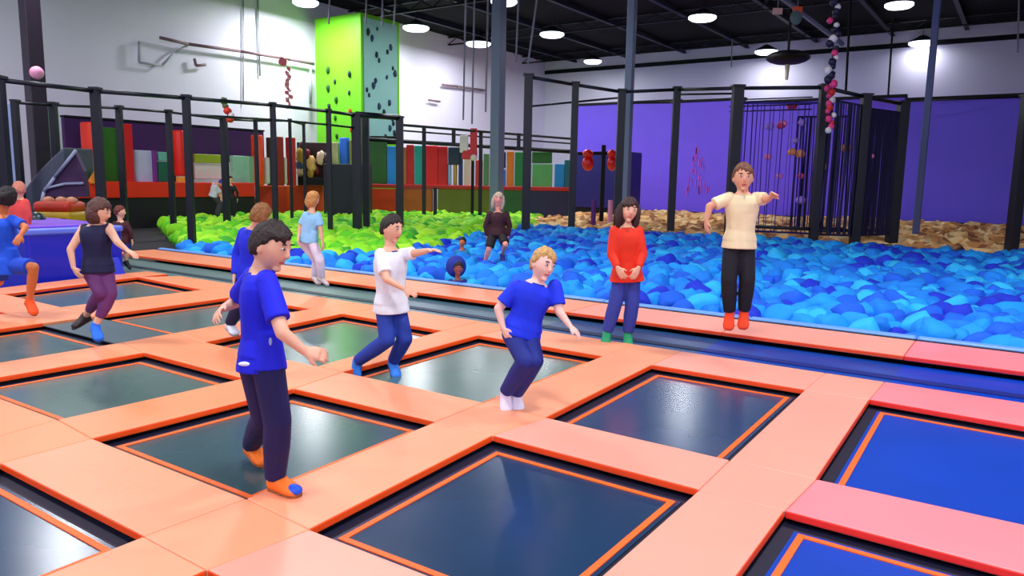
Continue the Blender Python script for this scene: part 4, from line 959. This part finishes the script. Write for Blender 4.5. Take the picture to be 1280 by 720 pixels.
# 5 white shirt
person('boy in white shirt with navy collar and blue jeans reaching one arm out', dict(hd=(490, 284), n=(487, 307), sA=(473, 317, -.06), sB=(502, 318, .08), eA=(483, 349, -.2), wA=(505, 361, -.24), pA=(518, 366, -.24), eB=(522, 316, -.04), wB=(536, 313, -.14), pB=(545, 312, -.18),
    hA=(479, 384, -.03), hB=(499, 384, .06), kA=(484, 425, -.12), aA=(446, 452, .04), tA=(443, 470, -.02), kB=(506, 424, -.04), aB=(491, 452, .1), tB=(497, 467, 0)),
    6.5, 1.01, (.72, .68, .8, .5), (238, 240, 250), (20, 54, 158), (40, 130, 236), (38, 20, 16), sleeve='short', vox=.0085, collar=(20, 40, 130), hw=1.12)
# 6 blond child
r, I = person('blond child in blue T-shirt with orange sleeve trim mid jump, white socks', dict(hd=(679, 328), n=(674, 348), sA=(641, 358, .0), sB=(699, 357, .02), eA=(623, 386, -.02), wA=(629, 410, -.06), pA=(634, 420, -.08), eB=(699, 389, -.05), wB=(712, 407, -.12), pB=(722, 416, -.14),
    hA=(640, 413, .0), hB=(664, 414, .03), kA=(657, 452, -.20), aA=(632, 490, .02), tA=(634, 513, -.1), kB=(668, 451, -.16), aB=(645, 492, .06), tB=(650, 513, -.08)),
    5.45, 1.0, (.6, .85, .5, .9), (6, 46, 228), (18, 34, 128), (226, 216, 240), (208, 160, 96), sleeve='short', vox=.0072, buried='sock', skin=(246, 196, 180), hw=1.05)
M().tube(atD(633, 372, 5.45), atD(640, 368, 5.47), .035, .045).build('orange_sleeve_trim', mat('trim_orange', (255, 92, 40), .6), r)
# 7 girl
person('girl with long dark hair in orange red sweater, jeans and green shoes', dict(hd=(786, 261), n=(783, 281), sA=(766, 288, .0), sB=(800, 288, .0), eA=(765, 318, -.06), wA=(772, 335, -.18), pA=(779, 346, -.2), eB=(803, 318, -.06), wB=(798, 335, -.18), pB=(792, 346, -.2),
    hA=(775, 343), hB=(792, 343), kA=(769, 380, -.03), aA=(759, 415, .0), tA=(756, 428, -.1), kB=(790, 382, -.03), aB=(785, 416, .0), tB=(785, 429, -.1)),
    7.9, 1.10, (.25, 1, .1, 1), (232, 44, 10), (46, 62, 160), (14, 150, 96), (56, 22, 24), sleeve='long', hairstyle='long', vox=.0085, shirtlen=1.15, legs='long')
# 8 teen in beige
r, I = person('teen in cream T-shirt and black trousers leaping with both arms out', dict(hd=(929, 220), n=(928, 237), sA=(908, 247, .0), sB=(949, 247, .0), eA=(887, 258, -.03), wA=(883, 275, -.05), pA=(883, 287, -.05), eB=(959, 249, -.12), wB=(964, 246, -.26), pB=(968, 242, -.34),
    hA=(914, 305), hB=(934, 305), kA=(911, 350, -.04), aA=(912, 390, .03), tA=(910, 411, -.04), kB=(934, 350, -.04), aB=(930, 389, .03), tB=(929, 410, -.04)),
    7.55, 1.16, (.15, 1, 0, 1), (240, 220, 176), (12, 10, 24), (255, 76, 30), (120, 70, 44), sleeve='short', vox=.0085, buried='sock', hw=1.02, skin=(226, 160, 128))
# 9 toddler
person('blond toddler in pale blue shirt and white trousers seen from behind', dict(hd=(391, 248), n=(388, 264), sA=(381, 268, .0), sB=(399, 269, -.06), eA=(375, 284), wA=(373, 297, -.1), eB=(401, 287, -.1), wB=(403, 303, -.14), hA=(378, 300, .04), hB=(392, 300, -.06), kA=(396, 326, .1), kB=(400, 326, -.1), aA=(393, 345, .15), tA=(400, 352, .1), aB=(402, 347), tB=(411, 353)),
    11.4, 1.0, (.8, -.5), (150, 206, 250), (236, 222, 244), (240, 214, 214), (206, 140, 74), sleeve='short', hairstyle='bob', vox=.011, face=False)
# 10 person in the pit
person('person in dark maroon top wading through the foam pit with bare legs', dict(hd=(623, 248), n=(621, 262), sA=(610, 267), sB=(635, 267), eA=(607, 282), wA=(609, 296), eB=(637, 282), wB=(635, 296), hA=(615, 292), hB=(628, 292), kA=(611, 312, -.1), aA=(606, 328), tA=(603, 335, -.1), kB=(632, 306, -.25), aB=(628, 318, .1), tB=(629, 326)),
    14.2, 1.05, (0, 1), (56, 8, 20), (24, 6, 16), (20, 20, 120), (206, 176, 150), sleeve='long', legs='shorts', hairstyle='long', vox=.014, face=True, skin=(236, 150, 130))
# 11 hooded child sitting at the pit edge
r, I = person('child in a navy hooded top sitting low at the pit edge', dict(hd=(573, 335), n=(572, 345), sA=(561, 352), sB=(583, 352), eA=(558, 366), wA=(566, 372, -.1), eB=(586, 366), wB=(578, 372, -.1), hA=(567, 377), hB=(577, 377), kA=(564, 378, .35), aA=(564, 380, .7), tA=(564, 376, .8), kB=(580, 378, .35), aB=(580, 380, .7), tB=(580, 376, .8)),
    12.2, .92, (.15, 1), (14, 36, 140), (14, 20, 70), (20, 20, 60), (24, 10, 16), sleeve='long', vox=.012, skin=(150, 70, 60))
M().ball(atD(570, 333, 12.29), (.17, .14, .185), (RT, FW, UP), 24, 16, lambda d: .80 if d[1] < -.45 and d[0] > -.3 else 1).build('hood', mat('hood_navy', (14, 40, 150), .7), r, smooth=True)
# 12 head in the pit
person('dark haired child buried to the chest in blue foam cubes', dict(hd=(578, 302), n=(577, 310), sA=(570, 314), sB=(585, 314), eA=(568, 322), wA=(570, 330), eB=(587, 322), wB=(585, 330), hA=(573, 331), hB=(582, 331), kA=(573, 332, -.3), aA=(573, 333, -.6), tA=(573, 333, -.7), kB=(582, 332, -.3), aB=(582, 333, -.6), tB=(582, 333, -.7)),
    15.6, .85, (-.3, 1), (20, 130, 180), (14, 60, 120), (20, 20, 60), (24, 14, 16), sleeve='long', vox=.016, skin=(214, 110, 60), face=False)
# 14 child behind tank top child
person('small child in dark maroon and blue beyond the tank top child', dict(hd=(150, 264), n=(150, 274), sA=(143, 279), sB=(159, 279), eA=(141, 292), wA=(143, 303), eB=(163, 290), wB=(165, 300), hA=(146, 303), hB=(158, 303), kA=(146, 316), aA=(146, 327), tA=(149, 330), kB=(158, 316), aB=(158, 327), tB=(161, 330)),
    13.6, .93, (.9, .3), (66, 14, 24), (14, 30, 140), (30, 30, 40), (110, 40, 26), sleeve='long', legs='shorts', vox=.014, face=False)
# 13 bending person far back
person('far figure in a white top bending over at the green pit', dict(hd=(277, 228), n=(273, 231), sA=(266, 229, .1), sB=(272, 234, -.1), eA=(274, 242), wA=(277, 250), eB=(277, 243), wB=(280, 251), hA=(264, 243, .1), hB=(269, 246, -.1), kA=(275, 254), kB=(277, 255), aA=(270, 267), tA=(275, 270), aB=(273, 268), tB=(278, 271)),
    28.0, 1.12, (.8, .3), (226, 222, 240), (60, 60, 74), (40, 40, 50), (70, 60, 200), sleeve='short', vox=.022, face=False, hw=1.2)
person('dark clothed person standing behind the garland post', dict(hd=(288, 224), n=(288, 230), sA=(282, 233), sB=(294, 233), eA=(280, 241), wA=(281, 249), eB=(297, 241), wB=(297, 249), hA=(284, 248), hB=(292, 248), kA=(284, 259), aA=(284, 269), tA=(286, 271), kB=(293, 259), aB=(293, 269), tB=(296, 271)),
    27.6, 1.05, (.2, .9), (18, 18, 34), (16, 14, 28), (20, 20, 24), (20, 14, 14), sleeve='long', vox=.022, face=False)
